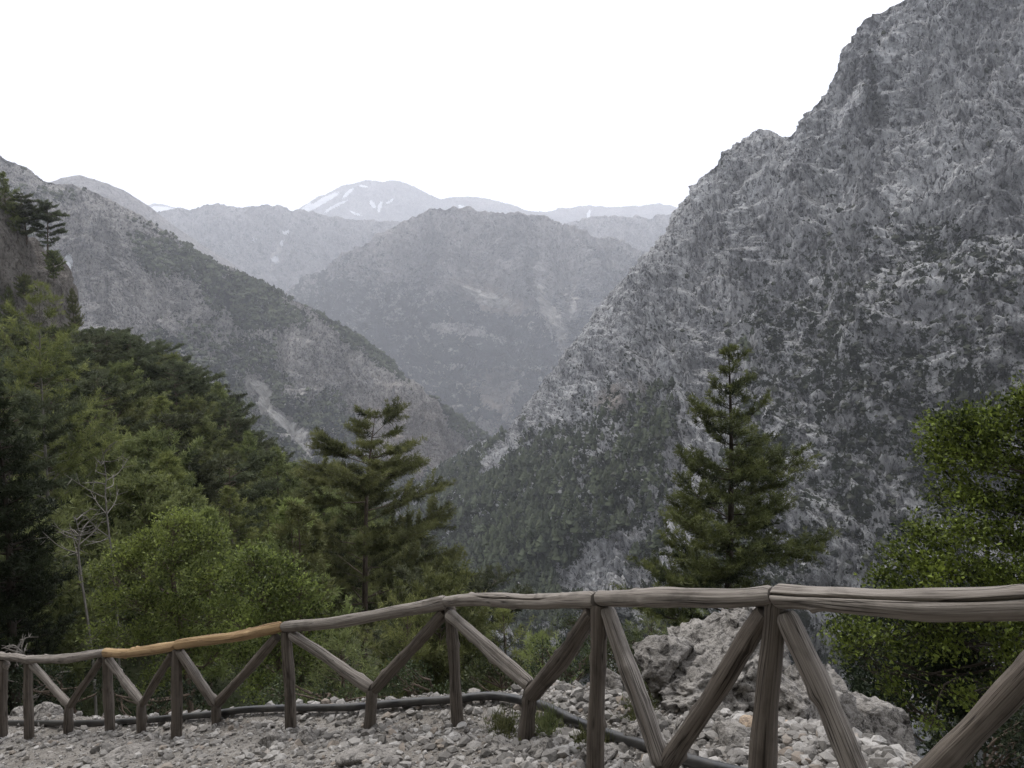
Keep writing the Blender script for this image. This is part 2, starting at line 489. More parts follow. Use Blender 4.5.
def mountain(name, ridge, rails, nS, counts, amp, sc, mat, label, masks, back=(500, -600), seed=0, ridge_keep=.25, stretch=.45, foot=-1620, rock=1.0, ledges=()):
    rows = [rail_pts(ridge, nS)]
    bk = rows[0].copy(); dirn = nrm(bk * np.array([1, 1, 0])); bk = bk + dirn * back[0]; bk[:, 2] += back[1]
    rows = [bk] + rows + [rail_pts(r, nS) for r in rails]
    ft = rows[-1].copy(); ft -= nrm(ft * np.array([1, 1, 0])) * 60; ft[:, 2] = np.minimum(ft[:, 2] - 80, foot)
    rows.append(ft)
    K = np.stack(rows)                                    # (R, nS, 3)
    R = len(K)
    Q = np.concatenate([2 * K[:1] - K[1:2], K, 2 * K[-1:] - K[-2:-1]])
    ts = np.concatenate([i + np.linspace(0, 1, c, endpoint=False) for i, c in enumerate(counts)] + [[R - 1 - 1e-6]])
    i = ts.astype(int); f = (ts - i)[:, None, None]
    a, b, c, d = Q[i], Q[i + 1], Q[i + 2], Q[i + 3]
    a = np.where((i == 1)[:, None, None], 2 * b - c, a)
    lin = b + (c - b) * f
    cat = .5 * (2 * b + (c - a) * f + (2 * a - 5 * b + 4 * c - d) * f ** 2 + (3 * b - a - 3 * c + d) * f ** 3)
    first = (i < 1)[:, None, None]
    V = np.where(first, lin, cat)
    nT = len(ts)
    gs = np.gradient(V, axis=1); gt = np.gradient(V, axis=0)
    N = nrm(np.cross(gs, gt)); N = np.where((N[..., 2:] < 0), -N, N)
    P = V.reshape(-1, 3)
    warp = np.stack([perlin(P / sc * 1.7 + 5.1), perlin(P / sc * 1.7 + 25.1), perlin(P / sc * 1.7 + 45.1)], -1)
    q = P / sc + .35 * warp + seed
    q[:, 2] *= stretch                                     # gullies run down the slope
    big = ridged(q, 3, .5)
    med = ridged(P / sc * np.array([5, 5, 5 * stretch]) + 1.2 * warp + seed, 4, .62)
    sm = ridged(P / sc * np.array([26, 26, 12]) + 2 * warp + seed, 3, .7)
    keep = np.abs(ts - 1)[:, None]
    big = (amp * (big - big.mean())).reshape(nT, nS); med = (amp * .46 * rock * (med - med.mean())).reshape(nT, nS); sm = (amp * .15 * rock * (sm - sm.mean())).reshape(nT, nS)
    big = np.where(big > 0, big * smooth(.2, 2.2, keep), big * smooth(0, .9, keep))
    led = np.zeros(len(P))
    for (nb, per, am) in ledges:
        nb = nrm(np.array(nb, float))
        ph = P @ nb / per + 1.1 * fbm(P / per * .16 + 3, 3) + .25 * fbm(P / per * .9, 2)
        fr_ = ph - np.floor(ph)
        led = led + am * (np.where(fr_ < .8, fr_ / .8, (1 - fr_) / .2) - .5) * (.35 + 1.3 * smooth(-.25, .35, fbm(P / per * .3 + 40, 3)))
    near = smooth(0, .5, keep)
    dm = big + med * (ridge_keep + (1 - ridge_keep) * smooth(0, .6, keep)) + sm * .9 * (ridge_keep + (1 - ridge_keep) * near) + led.reshape(nT, nS) * (.12 + .88 * near)
    dm = dm * (1 - .9 * (ts > R - 2 + .3))[:, None]
    V = V + N * dm[..., None]
    P = V.reshape(-1, 3)
    ii = np.arange(nT - 1)[:, None] * nS + np.arange(nS - 1)[None]
    fc = np.stack([ii, ii + nS, ii + nS + 1, ii + 1], -1).reshape(-1, 4)
    mb = MB(); mb.add(P, fc)
    o = mb.build(name, mat)
    tag(o, label, 'mountain', kind='structure')
    px, py = proj(P)
    nz = fbm(P / sc * 4 + 3, 4)
    wx, wy = fbm(P / sc * 3 + 60, 4), fbm(P / sc * 3 + 90, 4)
    px0, py0 = px, py
    res = {}
    for key in ('veg', 'scree', 'snow', 'ochre'):
        base, blobs = masks.get(key, (0, []))
        k_ = {'snow': 5, 'scree': 12}.get(key, 26); px, py = px0 + k_ * wx, py0 + k_ * wy
        m = np.full(len(P), float(base))
        for (cx, cy, rx, ry, rot, val) in blobs:
            cc, ss = math.cos(R_(rot)), math.sin(R_(rot))
            dx, dy = px - cx, py - cy
            e = np.sqrt(((dx * cc + dy * ss) / rx) ** 2 + ((-dx * ss + dy * cc) / ry) ** 2)
            m = m + (val - m) * (1 - smooth(.4, 1.25, e))
        if key == 'veg': vm_ = m; continue
        at_ = o.data.attributes.new(key, 'FLOAT', 'POINT'); at_.data.foreach_set('value', m.astype(np.float32))
        res[key] = m
    vm_ = vm_ * (1 - np.clip(res['scree'] * 1.5 + res['snow'] * 1.5, 0, 1)) - .5 * np.clip(res['scree'], 0, 1)
    at_ = o.data.attributes.new('veg', 'FLOAT', 'POINT'); at_.data.foreach_set('value', vm_.astype(np.float32)); res['veg'] = vm_
    Nf = np.cross(np.gradient(V, axis=1), np.gradient(V, axis=0)); Nf = nrm(Nf); Nf = np.where(Nf[..., 2:] < 0, -Nf, Nf)
    return dict(P=P, veg=res['veg'], N=Nf.reshape(-1, 3), px=px, py=py, nz=nz, t=np.repeat(ts, nS))

# right rock wall
RIDGE_R = [(300, 600, 1600), (380, 522, 1560), (415, 491, 1530), (440, 467, 1500), (470, 448, 1470), (500, 437, 1440), (515, 423, 1420), (535, 396, 1400), (560, 361, 1370), (590, 321, 1330), (620, 283, 1290),
  (650, 251, 1255), (668, 232, 1240), (682, 205, 1220), (700, 179, 1200), (722, 156, 1185), (735, 141, 1178), (752, 131, 1170), (770, 133, 1150), (782, 140, 1110), (790, 137, 1075), (805, 118, 1055), (819, 98, 1040),
  (832, 74, 1030), (842, 54, 1025), (852, 36, 1020), (862, 22, 1010), (872, 13, 1005), (880, 12, 1000), (893, 5, 990), (905, -2, 980), (960, -50, 950), (1040, -110, 910), (1180, -160, 870), (1400, -200, 800)]
RR1 = [(310, 620, 1420), (385, 535, 1400), (450, 490, 1320), (520, 450, 1240), (580, 400, 1150), (640, 330, 1110), (690, 272, 1080), (728, 240, 1085), (762, 212, 965), (800, 190, 990), (840, 165, 930), (880, 140, 950), (920, 110, 880), (1000, 60, 850), (1080, 20, 790), (1150, 0, 790), (1400, -50, 700)]
RR2 = [(320, 640, 1200), (392, 552, 1200), (450, 520, 1110), (520, 495, 1030), (590, 455, 945), (650, 405, 910), (692, 375, 918), (728, 350, 820), (770, 322, 845), (820, 300, 770), (870, 275, 785), (920, 250, 715), (980, 225, 730), (1040, 200, 670), (1200, 160, 630), (1400, 120, 560)]
RR3 = [(330, 680, 1000), (400, 590, 1000), (460, 565, 900), (530, 545, 830), (600, 520, 755), (650, 500, 738), (692, 486, 742), (735, 470, 668), (780, 450, 682), (830, 430, 630), (880, 410, 625), (940, 385, 575), (1000, 360, 585), (1060, 335, 540), (1150, 300, 525), (1400, 250, 470)]
RR4 = [(350, 720, 800), (410, 650, 780), (480, 640, 690), (560, 640, 630), (650, 630, 585), (760, 610, 535), (880, 580, 495), (1020, 530, 455), (1200, 480, 415), (1400, 450, 375)]
RR5 = [(380, 830, 560), (520, 810, 500), (640, 805, 450), (760, 795, 420), (900, 775, 390), (1050, 740, 360), (1250, 700, 330), (1400, 680, 300)]
M_R = mat_mountain('limestone_wall', (.52, .52, .525), (.30, .30, .306), (.042, .042, .046), (.024, .030, .019), (.5, .495, .49), 1.0, (1, 1, .5), (R_(18), R_(-24), 0), .9)
dR = mountain('rocky_mountain', RIDGE_R, [RR1, RR2, RR3, RR4, RR5], 900, [10, 180, 200, 200, 180, 44, 6], 52, 230, M_R,
  'huge bare grey limestone mountain wall with scattered shrubs rising at the right of the gorge',
  dict(veg=(.06, [(900, 330, 230, 120, 0, .34), (800, 420, 90, 170, 12, .5), (900, 460, 190, 130, 0, .5), (960, 255, 90, 40, 20, .45), (560, 500, 165, 105, -15, .62), (470, 500, 100, 65, -40, .7), (500, 575, 140, 75, 0, .8),
                    (640, 420, 60, 40, -40, .5), (760, 250, 60, 16, -60, .25), (640, 350, 14, 60, 40, .3), (700, 440, 22, 100, 12, .05), (610, 560, 70, 22, -35, .22), (660, 650, 420, 50, 0, .55), (505, 445, 40, 10, -45, .05), (560, 395, 50, 12, -50, .1),
                    (720, 560, 90, 50, 0, .55), (690, 190, 70, 10, -45, .3)]),
       scree=(.0, [(700, 430, 12, 90, 14, .35), (612, 562, 46, 10, -35, .45), (500, 447, 30, 6, -45, .4), (800, 480, 10, 80, 10, .25)]),
       ochre=(0, [(610, 400, 14, 14, 0, .5), (640, 385, 12, 10, 0, .35)])), back=(420, -500), rock=1.1, ledges=(((-.62, .55, .5), 170, 30), ((.55, -.1, .8), 38, 14), ((.62, .1, .75), 15, 5), ((-.8, .3, .45), 50, 10)), seed=2.3, stretch=.5, ridge_keep=.65)

# left mountain
RIDGE_L = [(-320, 10, 1950), (-120, 95, 1920), (0, 153, 1900), (20, 165, 1905), (45, 181, 1910), (70, 185, 1920), (95, 192, 1930), (120, 205, 1940), (150, 222, 1955), (180, 240, 1970), (215, 262, 1990), (250, 275, 2010),
  (290, 297, 2040), (320, 312, 2060), (350, 330, 2080), (385, 355, 2110), (410, 378, 2130), (440, 402, 2160), (465, 419, 2180), (495, 440, 2200), (540, 480, 2240), (600, 540, 2280)]
RL1 = [(-320, 200, 1780), (-100, 232, 1800), (0, 262, 1740), (60, 282, 1670), (110, 305, 1810), (170, 330, 1710), (230, 356, 1860), (290, 386, 1780), (340, 408, 1930), (395, 436, 1870), (440, 462, 2070), (480, 482, 2050), (600, 590, 2150)]
RL2 = [(-320, 390, 1500), (-60, 402, 1500), (0, 410, 1480), (70, 425, 1400), (130, 440, 1560), (200, 455, 1450), (250, 468, 1620), (310, 484, 1540), (360, 500, 1760), (410, 515, 1690), (460, 535, 1870), (600, 640, 1950)]
RL3 = [(-320, 570, 1180), (0, 570, 1180), (200, 580, 1230), (350, 590, 1340), (450, 610, 1450), (580, 700, 1600)]
M_L = mat_mountain('wooded_limestone', (.47, .445, .42), (.29, .275, .265), (.07, .067, .067), (.017, .022, .019), (.55, .53, .50), .8, (1, 1, .7), (0, R_(20), 0), .9, .8)
dL = mountain('wooded_mountain', RIDGE_L, [RL1, RL2, RL3], 760, [12, 220, 200, 110, 6], 95, 330, M_L,
  'grey mountain with wooded crest and pale cliffs descending from the left',
  dict(veg=(.14, [(60, 215, 90, 60, 20, .26), (95, 262, 55, 60, 0, -.12), (190, 318, 70, 26, 25, -.05), (230, 290, 140, 28, 28, .72), (400, 372, 130, 14, 38, .8), (330, 350, 55, 26, 30, -.1), (390, 420, 75, 42, 45, -.25), (440, 455, 40, 30, 20, -.2), (300, 362, 45, 28, 30, -.1),
                    (240, 370, 50, 50, 20, .62), (210, 330, 40, 25, 20, .3), (330, 420, 40, 40, 30, .6), (290, 430, 60, 40, 0, .7), (180, 300, 30, 40, 0, .2), (400, 480, 120, 16, 10, .95), (170, 350, 24, 30, 0, .6)]),
       scree=(.0, [(264, 398, 8, 26, -25, .75), (285, 425, 22, 10, 40, .75), (300, 440, 8, 22, -30, .6), (250, 388, 8, 12, 0, .6), (66, 264, 8, 16, 0, .4), (400, 410, 40, 30, 30, .25)]),
       snow=(0, [(68, 263, 5, 11, 0, .9)]),
       ochre=(0, [(410, 430, 60, 40, 30, .4), (440, 460, 30, 20, 0, .4)])), back=(450, -500), rock=1.2, ledges=(((.2, .1, 1), 60, 14), ((-.7, .2, .6), 75, 12)), seed=7.7, stretch=.55, ridge_keep=.3)

# lighter ridge behind the left mountain
M_F = mat_mountain('distant_limestone', (.36, .335, .32), (.23, .212, .206), (.10, .09, .09), (.022, .027, .023), (.50, .47, .43), .27, (1, 1, .8), (0, 0, 0), .9, 1.0)
mountain('bare_ridge', [(-160, 300, 5125), (-40, 235, 5000), (10, 200, 4938), (40, 186, 4875), (62, 178, 4875), (80, 175, 4875), (100, 181, 4875), (125, 190, 4938), (150, 207, 5000), (180, 230, 5062), (230, 262, 5125), (330, 330, 5250)],
  [[(-160, 380, 4500), (80, 260, 4375), (180, 300, 4500), (330, 390, 4750)], [(-160, 500, 3750), (80, 420, 3625), (330, 500, 3875)]], 260, [8, 90, 60, 5], 90, 700, M_F,
  'pale bare ridge showing over the crest of the wooded mountain', dict(veg=(.15, [])), seed=3.1)

# central mountain
RIDGE_C = [(60, 420, 5095), (150, 368, 5145), (200, 340, 5185), (260, 304, 5245), (300, 282, 5245), (330, 262, 5245), (360, 246, 5245), (385, 233, 5245), (410, 218, 5220), (432, 209, 5183), (450, 206, 5183), (470, 208, 5183), (490, 214, 5183), (505, 213, 5183),
  (525, 215, 5183), (545, 217, 5183), (560, 224, 5245), (578, 228, 5245), (595, 238, 5245), (615, 240, 5245), (640, 250, 5295), (670, 252, 5295), (720, 262, 5295), (800, 275, 5295)]
mountain('hazy_mountain', RIDGE_C, [[(70, 470, 4695), (140, 440, 4695), (230, 380, 4895), (300, 345, 4555), (345, 332, 4915), (395, 306, 4595), (440, 302, 4915), (485, 290, 4555), (530, 302, 4955), (572, 312, 4555), (600, 318, 4945), (650, 322, 4615), (800, 360, 4945)],
  [(90, 520, 4046), (180, 480, 4076), (280, 430, 4376), (335, 402, 3976), (395, 398, 4336), (445, 384, 3926), (497, 392, 4336), (540, 384, 3926), (575, 396, 4376), (640, 405, 3956), (800, 470, 4345)], [(120, 600, 3397), (220, 570, 3437), (400, 520, 3437), (520, 500, 3496), (620, 520, 3556), (800, 580, 3616)]], 600, [10, 170, 170, 90, 5], 400, 1020, M_F,
  'broad hazy mountain with forested slopes and pale landslip scars closing the gorge',
  dict(veg=(.42, [(480, 240, 160, 50, 0, .22), (520, 275, 60, 20, 10, .05), (400, 340, 170, 60, 10, .74), (530, 350, 90, 60, 0, .78), (500, 296, 70, 12, 15, .1), (490, 400, 90, 50, 0, .7)]),
       scree=(0, [(548, 310, 10, 46, -25, .75), (572, 300, 8, 24, 10, .6), (490, 298, 44, 9, 18, .7), (600, 270, 30, 8, -30, .5), (560, 335, 6, 22, -20, .7), (500, 390, 20, 26, 30, .45), (455, 330, 40, 6, 8, .35)]),
       ochre=(0, [(490, 298, 50, 12, 18, .7), (495, 392, 30, 30, 0, .5)])), back=(700, -700), rock=1.3, ledges=(((.92, .15, .3), 430, 85), ((-.85, .25, .4), 340, 60), ((.2, .1, 1), 150, 22)), seed=5.2, stretch=.55, ridge_keep=.3)

# long ridge behind
RIDGE_B = [(-60, 260, 7624), (60, 248, 7624), (110, 230, 7624), (150, 212, 7624), (175, 209, 7624), (200, 206, 7624), (217, 203, 7624), (240, 208, 7624), (262, 203, 7624), (290, 209, 7624), (330, 216, 7694), (370, 221, 7694),
  (400, 222, 7766), (440, 226, 7766), (500, 228, 7906), (545, 226, 7906), (565, 222, 7906), (600, 217, 7906), (640, 217, 7906), (672, 213, 7906), (740, 205, 7906), (900, 200, 7906)]
mountain('long_ridge', RIDGE_B, [[(-60, 330, 6917), (200, 280, 7059), (400, 280, 7059), (600, 275, 7200), (900, 280, 7200)], [(-60, 430, 6212), (200, 420, 6282), (600, 420, 6353), (900, 420, 6353)]], 520, [8, 150, 90, 5], 440, 1300, M_F,
  'long hazy blue ridge running across behind the wooded mountain',
  dict(veg=(.3, [(200, 250, 120, 20, 0, .35)]), snow=(0, [(277, 261, 5, 5, 0, .8), (283, 244, 3, 7, 20, .7), (285, 232, 6, 4, 0, .7), (255, 240, 4, 3, 0, .6)]),
       scree=(0, [(278, 262, 8, 26, 20, .5), (600, 240, 60, 8, -10, .35)])), back=(700, -700), rock=1.2, ledges=(((.92, .1, .35), 620, 100), ((-.85, .2, .4), 480, 70)), seed=9.4, stretch=.7, ridge_keep=.3)

# snowy far range
RIDGE_S = [(-60, 250, 12952), (60, 226, 12952), (110, 212, 12952), (140, 206, 12952), (160, 203, 12952), (178, 207, 12952), (210, 216, 12786), (250, 226, 12454), (280, 220, 12288), (297, 210, 12288), (320, 196, 12288), (345, 185, 12288), (366, 180, 12288), (384, 181.5, 12288),
  (398, 180, 12288), (412, 186, 12288), (426, 193, 12288), (440, 199, 12288), (455, 196, 12454), (480, 197, 12454), (505, 203, 12454), (530, 211, 12454), (545, 212, 12786), (560, 208, 13118), (580, 205, 13284), (610, 207, 13284), (640, 206, 13284),
  (660, 203, 13284), (676, 207, 13284), (720, 216, 13284), (900, 240, 13284)]
mountain('snowy_range', RIDGE_S, [[(-60, 290, 11790), (200, 262, 11624), (380, 240, 11458), (540, 258, 11624), (700, 262, 11956), (900, 290, 12122)], [(-60, 360, 10462), (380, 350, 10295), (900, 360, 10627)]], 460, [8, 120, 60, 5], 340, 1450, M_F,
  'far pale mountain range with snow streaks on its rounded summit', dict(veg=(-.2, []),
       snow=(0, [(322, 202, 26, 4, -30, .7), (336, 206, 18, 2.5, -30, .7), (347, 193, 9, 2.5, -42, .8), (362, 187, 8, 2, 15, .7), (381, 208, 2.5, 9, 12, .8), (374, 205, 3, 7, -32, .7), (390, 202, 8, 2, -42, .7), (357, 214, 9, 1.8, 28, .7), (305, 211, 12, 2.5, -30, .7), (160, 208, 22, 4, 0, .7),
                 (590, 213, 2.5, 6, 24, .75), (575, 226, 4, 6, 0, .6), (462, 206, 5, 3, 0, .6), (305, 208, 12, 4, -30, .6), (498, 214, 5, 3, 0, .6)])), back=(900, -900), seed=12.2, stretch=.8, ridge_keep=.3)

# ------------------------------------------------------------------ far woods on the slopes
def blob_tree(rng, kind):
    """small crown for far woods: rough cone of tiers (pine) or uneven dome (shrub), about 1 unit tall"""
    V, Fc = [], []
    if kind == 'pine':
        lv = [(0.05, .16), (.18, .30), (.36, .27), (.40, .2), (.58, .20), (.62, .13), (.80, .10)]
    else:
        lv = [(0.0, .35), (.25, .55), (.55, .5), (.82, .28)]
    sg = 7
    for k, (z, r) in enumerate(lv):
        for j in range(sg):
            a = 2 * math.pi * (j + .5 * (k % 2)) / sg
            rr = r * rng.uniform(.55, 1.35)
            V.append((rr * math.cos(a), rr * math.sin(a), z + rng.uniform(-.05, .05)))
    V.append((rng.uniform(-.03, .03), rng.uniform(-.03, .03), 1.0))
    for k in range(len(lv) - 1):
        for j in range(sg):
            a, b = k * sg + j, k * sg + (j + 1) % sg
            Fc += [(a, b, b + sg), (a, b + sg, a + sg)]
    top = len(V) - 1
    for j in range(sg): Fc.append(((len(lv) - 1) * sg + j, (len(lv) - 1) * sg + (j + 1) % sg, top))
    return np.array(V), np.array(Fc)

def scatter_wood(name, d, n, hmin, hmax, mat, label, thr=.45, kinds=('pine',), seed=1, tmin=1.0, tmax=9, pxr=(-60, 1100)):
    rng = np.random.default_rng(seed)
    w = np.clip(d['veg'] + .55 * d['nz'] - thr + .1, 0, .5)
    w = w * (d['t'] > tmin) * (d['t'] < tmax) * (d['px'] > pxr[0]) * (d['px'] < pxr[1])
    dist = np.linalg.norm(d['P'], axis=1)
    p = w * 1.0
    p = p / p.sum()
    idx = rng.choice(len(p), n, p=p, replace=True)
    pos = d['P'][idx] + rng.normal(size=(n, 3)) * np.array([2, 2, 0])
    pos[:, 2] -= 1.2
    mb = MB()
    pr = [blob_tree(rng, k) for k in kinds for _ in range(4)]
    which = rng.integers(0, len(pr), n)
    for k, (v, f) in enumerate(pr):
        sel = np.where(which == k)[0]; m = len(sel)
        if not m: continue
        hs = rng.uniform(hmin, hmax, m) * (1 + .25 * rng.normal(size=m).clip(-1, 1)); a = rng.uniform(0, 6.28, m)
        wd_ = rng.uniform(.85, 1.5, m)
        x = v[None, :, 0] * np.cos(a)[:, None] - v[None, :, 1] * np.sin(a)[:, None]
        y = v[None, :, 0] * np.sin(a)[:, None] + v[None, :, 1] * np.cos(a)[:, None]
        VV = np.stack([x * (hs * wd_)[:, None], y * (hs * wd_)[:, None], v[None, :, 2] * hs[:, None]], -1) + pos[sel][:, None]
        FF = f[None] + (np.arange(m) * len(v))[:, None, None]
        tn = np.repeat(rng.uniform(0, 1, m), len(v))
        mb.add(VV.reshape(-1, 3), FF.reshape(-1, 3), tn)
    return tag(mb.build(name, mat, smooth_=False), label, 'woods', kind='stuff')

M_FARWOOD = mat_leaf('far_pine_foliage', (.016, .021, .012), (.078, .088, .050), .1, .8, .1)
M_FARSHRUB = mat_leaf('far_shrub_foliage', (.014, .017, .012), (.048, .051, .036), .1, .8, .1)
scatter_wood('forest', dR, 13000, 5, 12, M_FARWOOD, 'dark pine forest covering the foot of the grey rock wall', .5, ('pine',), 1, 1.1, 6, (380, 760))
scatter_wood('shrubs', dR, 9000, 2, 5.5, M_FARSHRUB, 'dark shrubs and small trees dotted over the grey rock wall', .22, ('shrub', 'pine'), 2, 1.15, 6)
scatter_wood('woods', dL, 12000, 5, 10, M_FARWOOD, 'dark pine woods on the crest and gullies of the wooded mountain', .35, ('pine', 'shrub'), 3, 1.0, 4)

# ------------------------------------------------------------------ log railing
M_WOOD = mat_wood('weathered_log', (.30, .272, .245), (.18, .158, .14), (.045, .038, .032))
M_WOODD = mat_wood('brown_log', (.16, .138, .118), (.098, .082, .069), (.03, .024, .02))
M_WOODO = mat_wood('fresh_log', (.40, .285, .16), (.31, .205, .105), (.17, .105, .06), .95)
fence = empty('log_railing', on_plane(454, 722))
tag(fence, 'rustic log railing with zigzag braces along the outer edge of the gravel trail', 'railing')
INV = -np.array(fence.location)

# posts: name -> (base px, top px, dark?)  bases below the frame carry their depth instead
posts = {'y': ((-66, 735), (-69, 647)), 'a': ((3, 737), (4, 660)), 'b': ((29, 737), (28, 662)), 'c': ((110, 734), (107, 656)), 'd': ((176, 739), (177, 649)), 'e': ((291, 729), (286, 631)), 'f': ((458, 722), (450, 607)), 'g': ((596, 782), (599, 604)), 'h': ((759, 826), (776, 602)), 'i': ((1130, 880), (1150, 620))}
stubs = {'a': ((68, 735), (69, 706)), 'b': ((141, 735), (141.5, 703)), 'c': ((216, 728), (216, 703)), 'd': ((370, 727), (372, 689)), 'e': ((526, 737), (531, 686)), 'f': ((664, 798), (664, 762)), 'g': ((880, 848), (880, 820)), 'z': ((-18, 737), (-18, 712))}
PD = {}
seedn = [0]
def log(name, pts, rad, mat, seg=20, n=None, rough=.05, groove=None, bend=.012, oval=.04, label=None):
    seedn[0] += 1; s = seedn[0]
    pts = np.asarray(pts, float)
    L = np.linalg.norm(np.diff(pts, axis=0), axis=1).sum()
    n = n or max(8, int(L / .02))
    p = catmull(pts, n) if len(pts) > 2 else resample(pts, n)
    t = np.linspace(0, 1, n)
    ww = np.sin(np.pi * t)[:, None]
    p = p + ww * bend * np.stack([np.sin(t * 5 + s), np.sin(t * 4.1 + 2 * s), np.sin(t * 6.3 + 3 * s)], -1)
    r = np.interp(t, np.linspace(0, 1, len(np.atleast_1d(rad))), np.atleast_1d(rad))
    r = r * (1 + .05 * np.sin(t * 9 + s) + .03 * np.sin(t * 23 + s))
    k = np.minimum(1, .80 + .2 * np.minimum(t, 1 - t) / (.02 / max(L, .1)))
    mb = MB()
    kr = np.random.default_rng(s + 500)
    kn = [(kr.uniform(0, 6.28), kr.uniform(.05, max(L - .05, .06)), kr.uniform(.006, .016), kr.uniform(.015, .03)) for _ in range(int(3 * L) + 1)]
    tube(mb, p + INV, r * k, seg, rough, None, True, groove, s, oval, kn)
    o = mb.build(name, mat, fence)
    if label: o['label'] = label
    return o
for k, (b, t) in posts.items():
    B = on_plane(*b); d = B[1]; PD[k] = d
    T = at(t[0], t[1], d)
    dn = nrm(B - T)
    rr = {'h': (.043, .062), 'g': (.042, .047), 'f': (.043, .05), 'i': (.05, .05)}.get(k, (.047, .055))
    log('post', [T, B + dn * .25], rr, M_WOODD, rough=.06, bend=.006, groove=[(2.2 + .4 * ord(k), .13, .25, .05, 1.1)])
SD = {}
for k, (b, t) in stubs.items():
    B = on_plane(*b); d = B[1]; SD[k] = d
    T = at(t[0], t[1], d)
    log('short_post', [T, B + nrm(B - T) * .2], (.045, .055), M_WOODD, rough=.05, bend=.002)
GR = 1.2   # groove angle, towards the viewer and a little above the middle
def brace(p0, d0, p1, d1, rad, mat, mid=None, groove=None, label=None):
    A, B = at(*p0, d0), at(*p1, d1)
    pts = [A, B] if mid is None else [A, at(mid[0], mid[1], (d0 + d1) / 2), B]
    return log('brace', pts, rad, mat, rough=.075, bend=.004, groove=groove, label=label)
# pairs meeting on the short posts
brace((31, 664), PD['b'] - .03, (70, 706), SD['a'], (.038, .043), M_WOOD)
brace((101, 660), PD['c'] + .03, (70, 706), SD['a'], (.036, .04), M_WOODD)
brace((108, 659), PD['c'] - .04, (142, 704), SD['b'], (.04, .046), M_WOOD, groove=[(2.0, .16, .5, .1, .8)])
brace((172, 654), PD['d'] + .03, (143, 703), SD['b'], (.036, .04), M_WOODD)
brace((179, 651), PD['d'] - .04, (214, 703), SD['c'], (.043, .05), M_WOOD)
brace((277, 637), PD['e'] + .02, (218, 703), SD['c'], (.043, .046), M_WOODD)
brace((291, 634), PD['e'] - .04, (371, 688), SD['d'], (.042, .05), M_WOOD)
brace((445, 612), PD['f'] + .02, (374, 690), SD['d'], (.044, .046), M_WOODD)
brace((449, 614), PD['f'] - .04, (530, 685), SD['e'], (.044, .05), M_WOOD, groove=[(1.0, .14, .35, .35, .95)])
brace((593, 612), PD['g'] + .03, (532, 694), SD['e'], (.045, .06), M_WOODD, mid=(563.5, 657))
brace((607, 608), PD['g'] - .03, (662, 764), SD['f'], (.043, .052), M_WOOD, groove=[(2.2, .12, .25, .3, .9)])
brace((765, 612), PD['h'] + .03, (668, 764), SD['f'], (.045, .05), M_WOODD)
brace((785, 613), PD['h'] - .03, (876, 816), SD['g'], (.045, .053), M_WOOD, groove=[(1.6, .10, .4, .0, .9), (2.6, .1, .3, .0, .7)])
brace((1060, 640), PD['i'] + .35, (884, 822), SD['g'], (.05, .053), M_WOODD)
brace((7, 663), PD['a'] - .03, (-16, 714), SD['z'], (.038, .045), M_WOOD)
# top rails
def rail(pts, rad, mat, groove=None, label=None, bend=.008):
    P3 = [at(x, y, d) for x, y, d in pts]
    return log('top_rail', P3, rad, mat, 72 if groove else 32, None, .075, groove, bend, .05, label)
dh, dg, df, de, dd, dc, db, da = (PD[k] for k in 'hgfedcba')
di = PD['i']
rail([(777, 595.5, dh), (850, 601, dh * .62 + di * .38), (930, 603.5, dh * .36 + di * .64), (1024, 603, dh * .16 + di * .84), (1160, 598, di)], (.049, .054, .056), M_WOOD, [(GR, .075, .5, -.2, 2.3), (.7, .05, .25, .9, 1.9)])
rail([(599, 598, dg), (640, 598.5, dg * .72 + dh * .28), (700, 598.5, dg * .38 + dh * .62), (774, 595.5, dh)], (.044, .047, .045), M_WOOD)
rail([(446, 601.5, df), (490, 599, df * .66 + dg * .34), (540, 600.5, df * .33 + dg * .67), (597, 600.5, dg)], (.042, .048, .046), M_WOOD, [(1.0, .07, .4, .55, 1.6)])
rail([(283, 627, de), (345, 621, de * .58 + df * .42), (400, 612, de * .27 + df * .73), (446, 602, df)], (.045, .046, .05), M_WOOD)
rail([(176, 645, dd), (230, 637, dd * .45 + de * .55), (282, 626.5, de)], (.043, .045, .043), M_WOODO, label='fresh orange stripped log rail')
rail([(105, 652.5, dc), (135, 652.5, dc * .55 + dd * .45), (176, 645.5, dd)], (.043, .046, .044), M_WOODO, label='fresh orange stripped log rail')
rail([(27, 659.5, db), (63, 658.5, db * .5 + dc * .5), (106, 652.5, dc)], (.045, .05, .045), M_WOOD)
rail([(2, 656, da), (28, 659.5, db)], (.045, .047), M_WOOD)
rail([(-70, 645, da + 1.2), (3, 656, da)], (.045, .047), M_WOOD)
# ------------------------------------------------------------------ black water pipe
n = NT('black_pipe'); c = n.coord('Object'); f = n.noise(c, 6, 4, .6)
M_PIPE = n.finish(n.ramp(f, [(.4, (.012, .012, .013)), (.7, (.05, .047, .043))]), n.ramp(f, [(.35, .3), (.7, .6)]), None, .5)
PIPE_PX = [(-80, 719), (0, 721), (60, 725), (130, 726), (200, 722), (250, 719), (300, 716), (350, 714), (400, 711), (450, 708), (490, 705), (520, 706), (545, 712), (575, 724), (610, 738), (650, 752), (700, 770), (780, 795)]
pp = []
for x, y in PIPE_PX:
    P = on_plane(x, y + 4)
    pp.append([P[0], P[1], ground(P[0], P[1])[0] + .06])
pp = catmull(np.array(pp), 200)
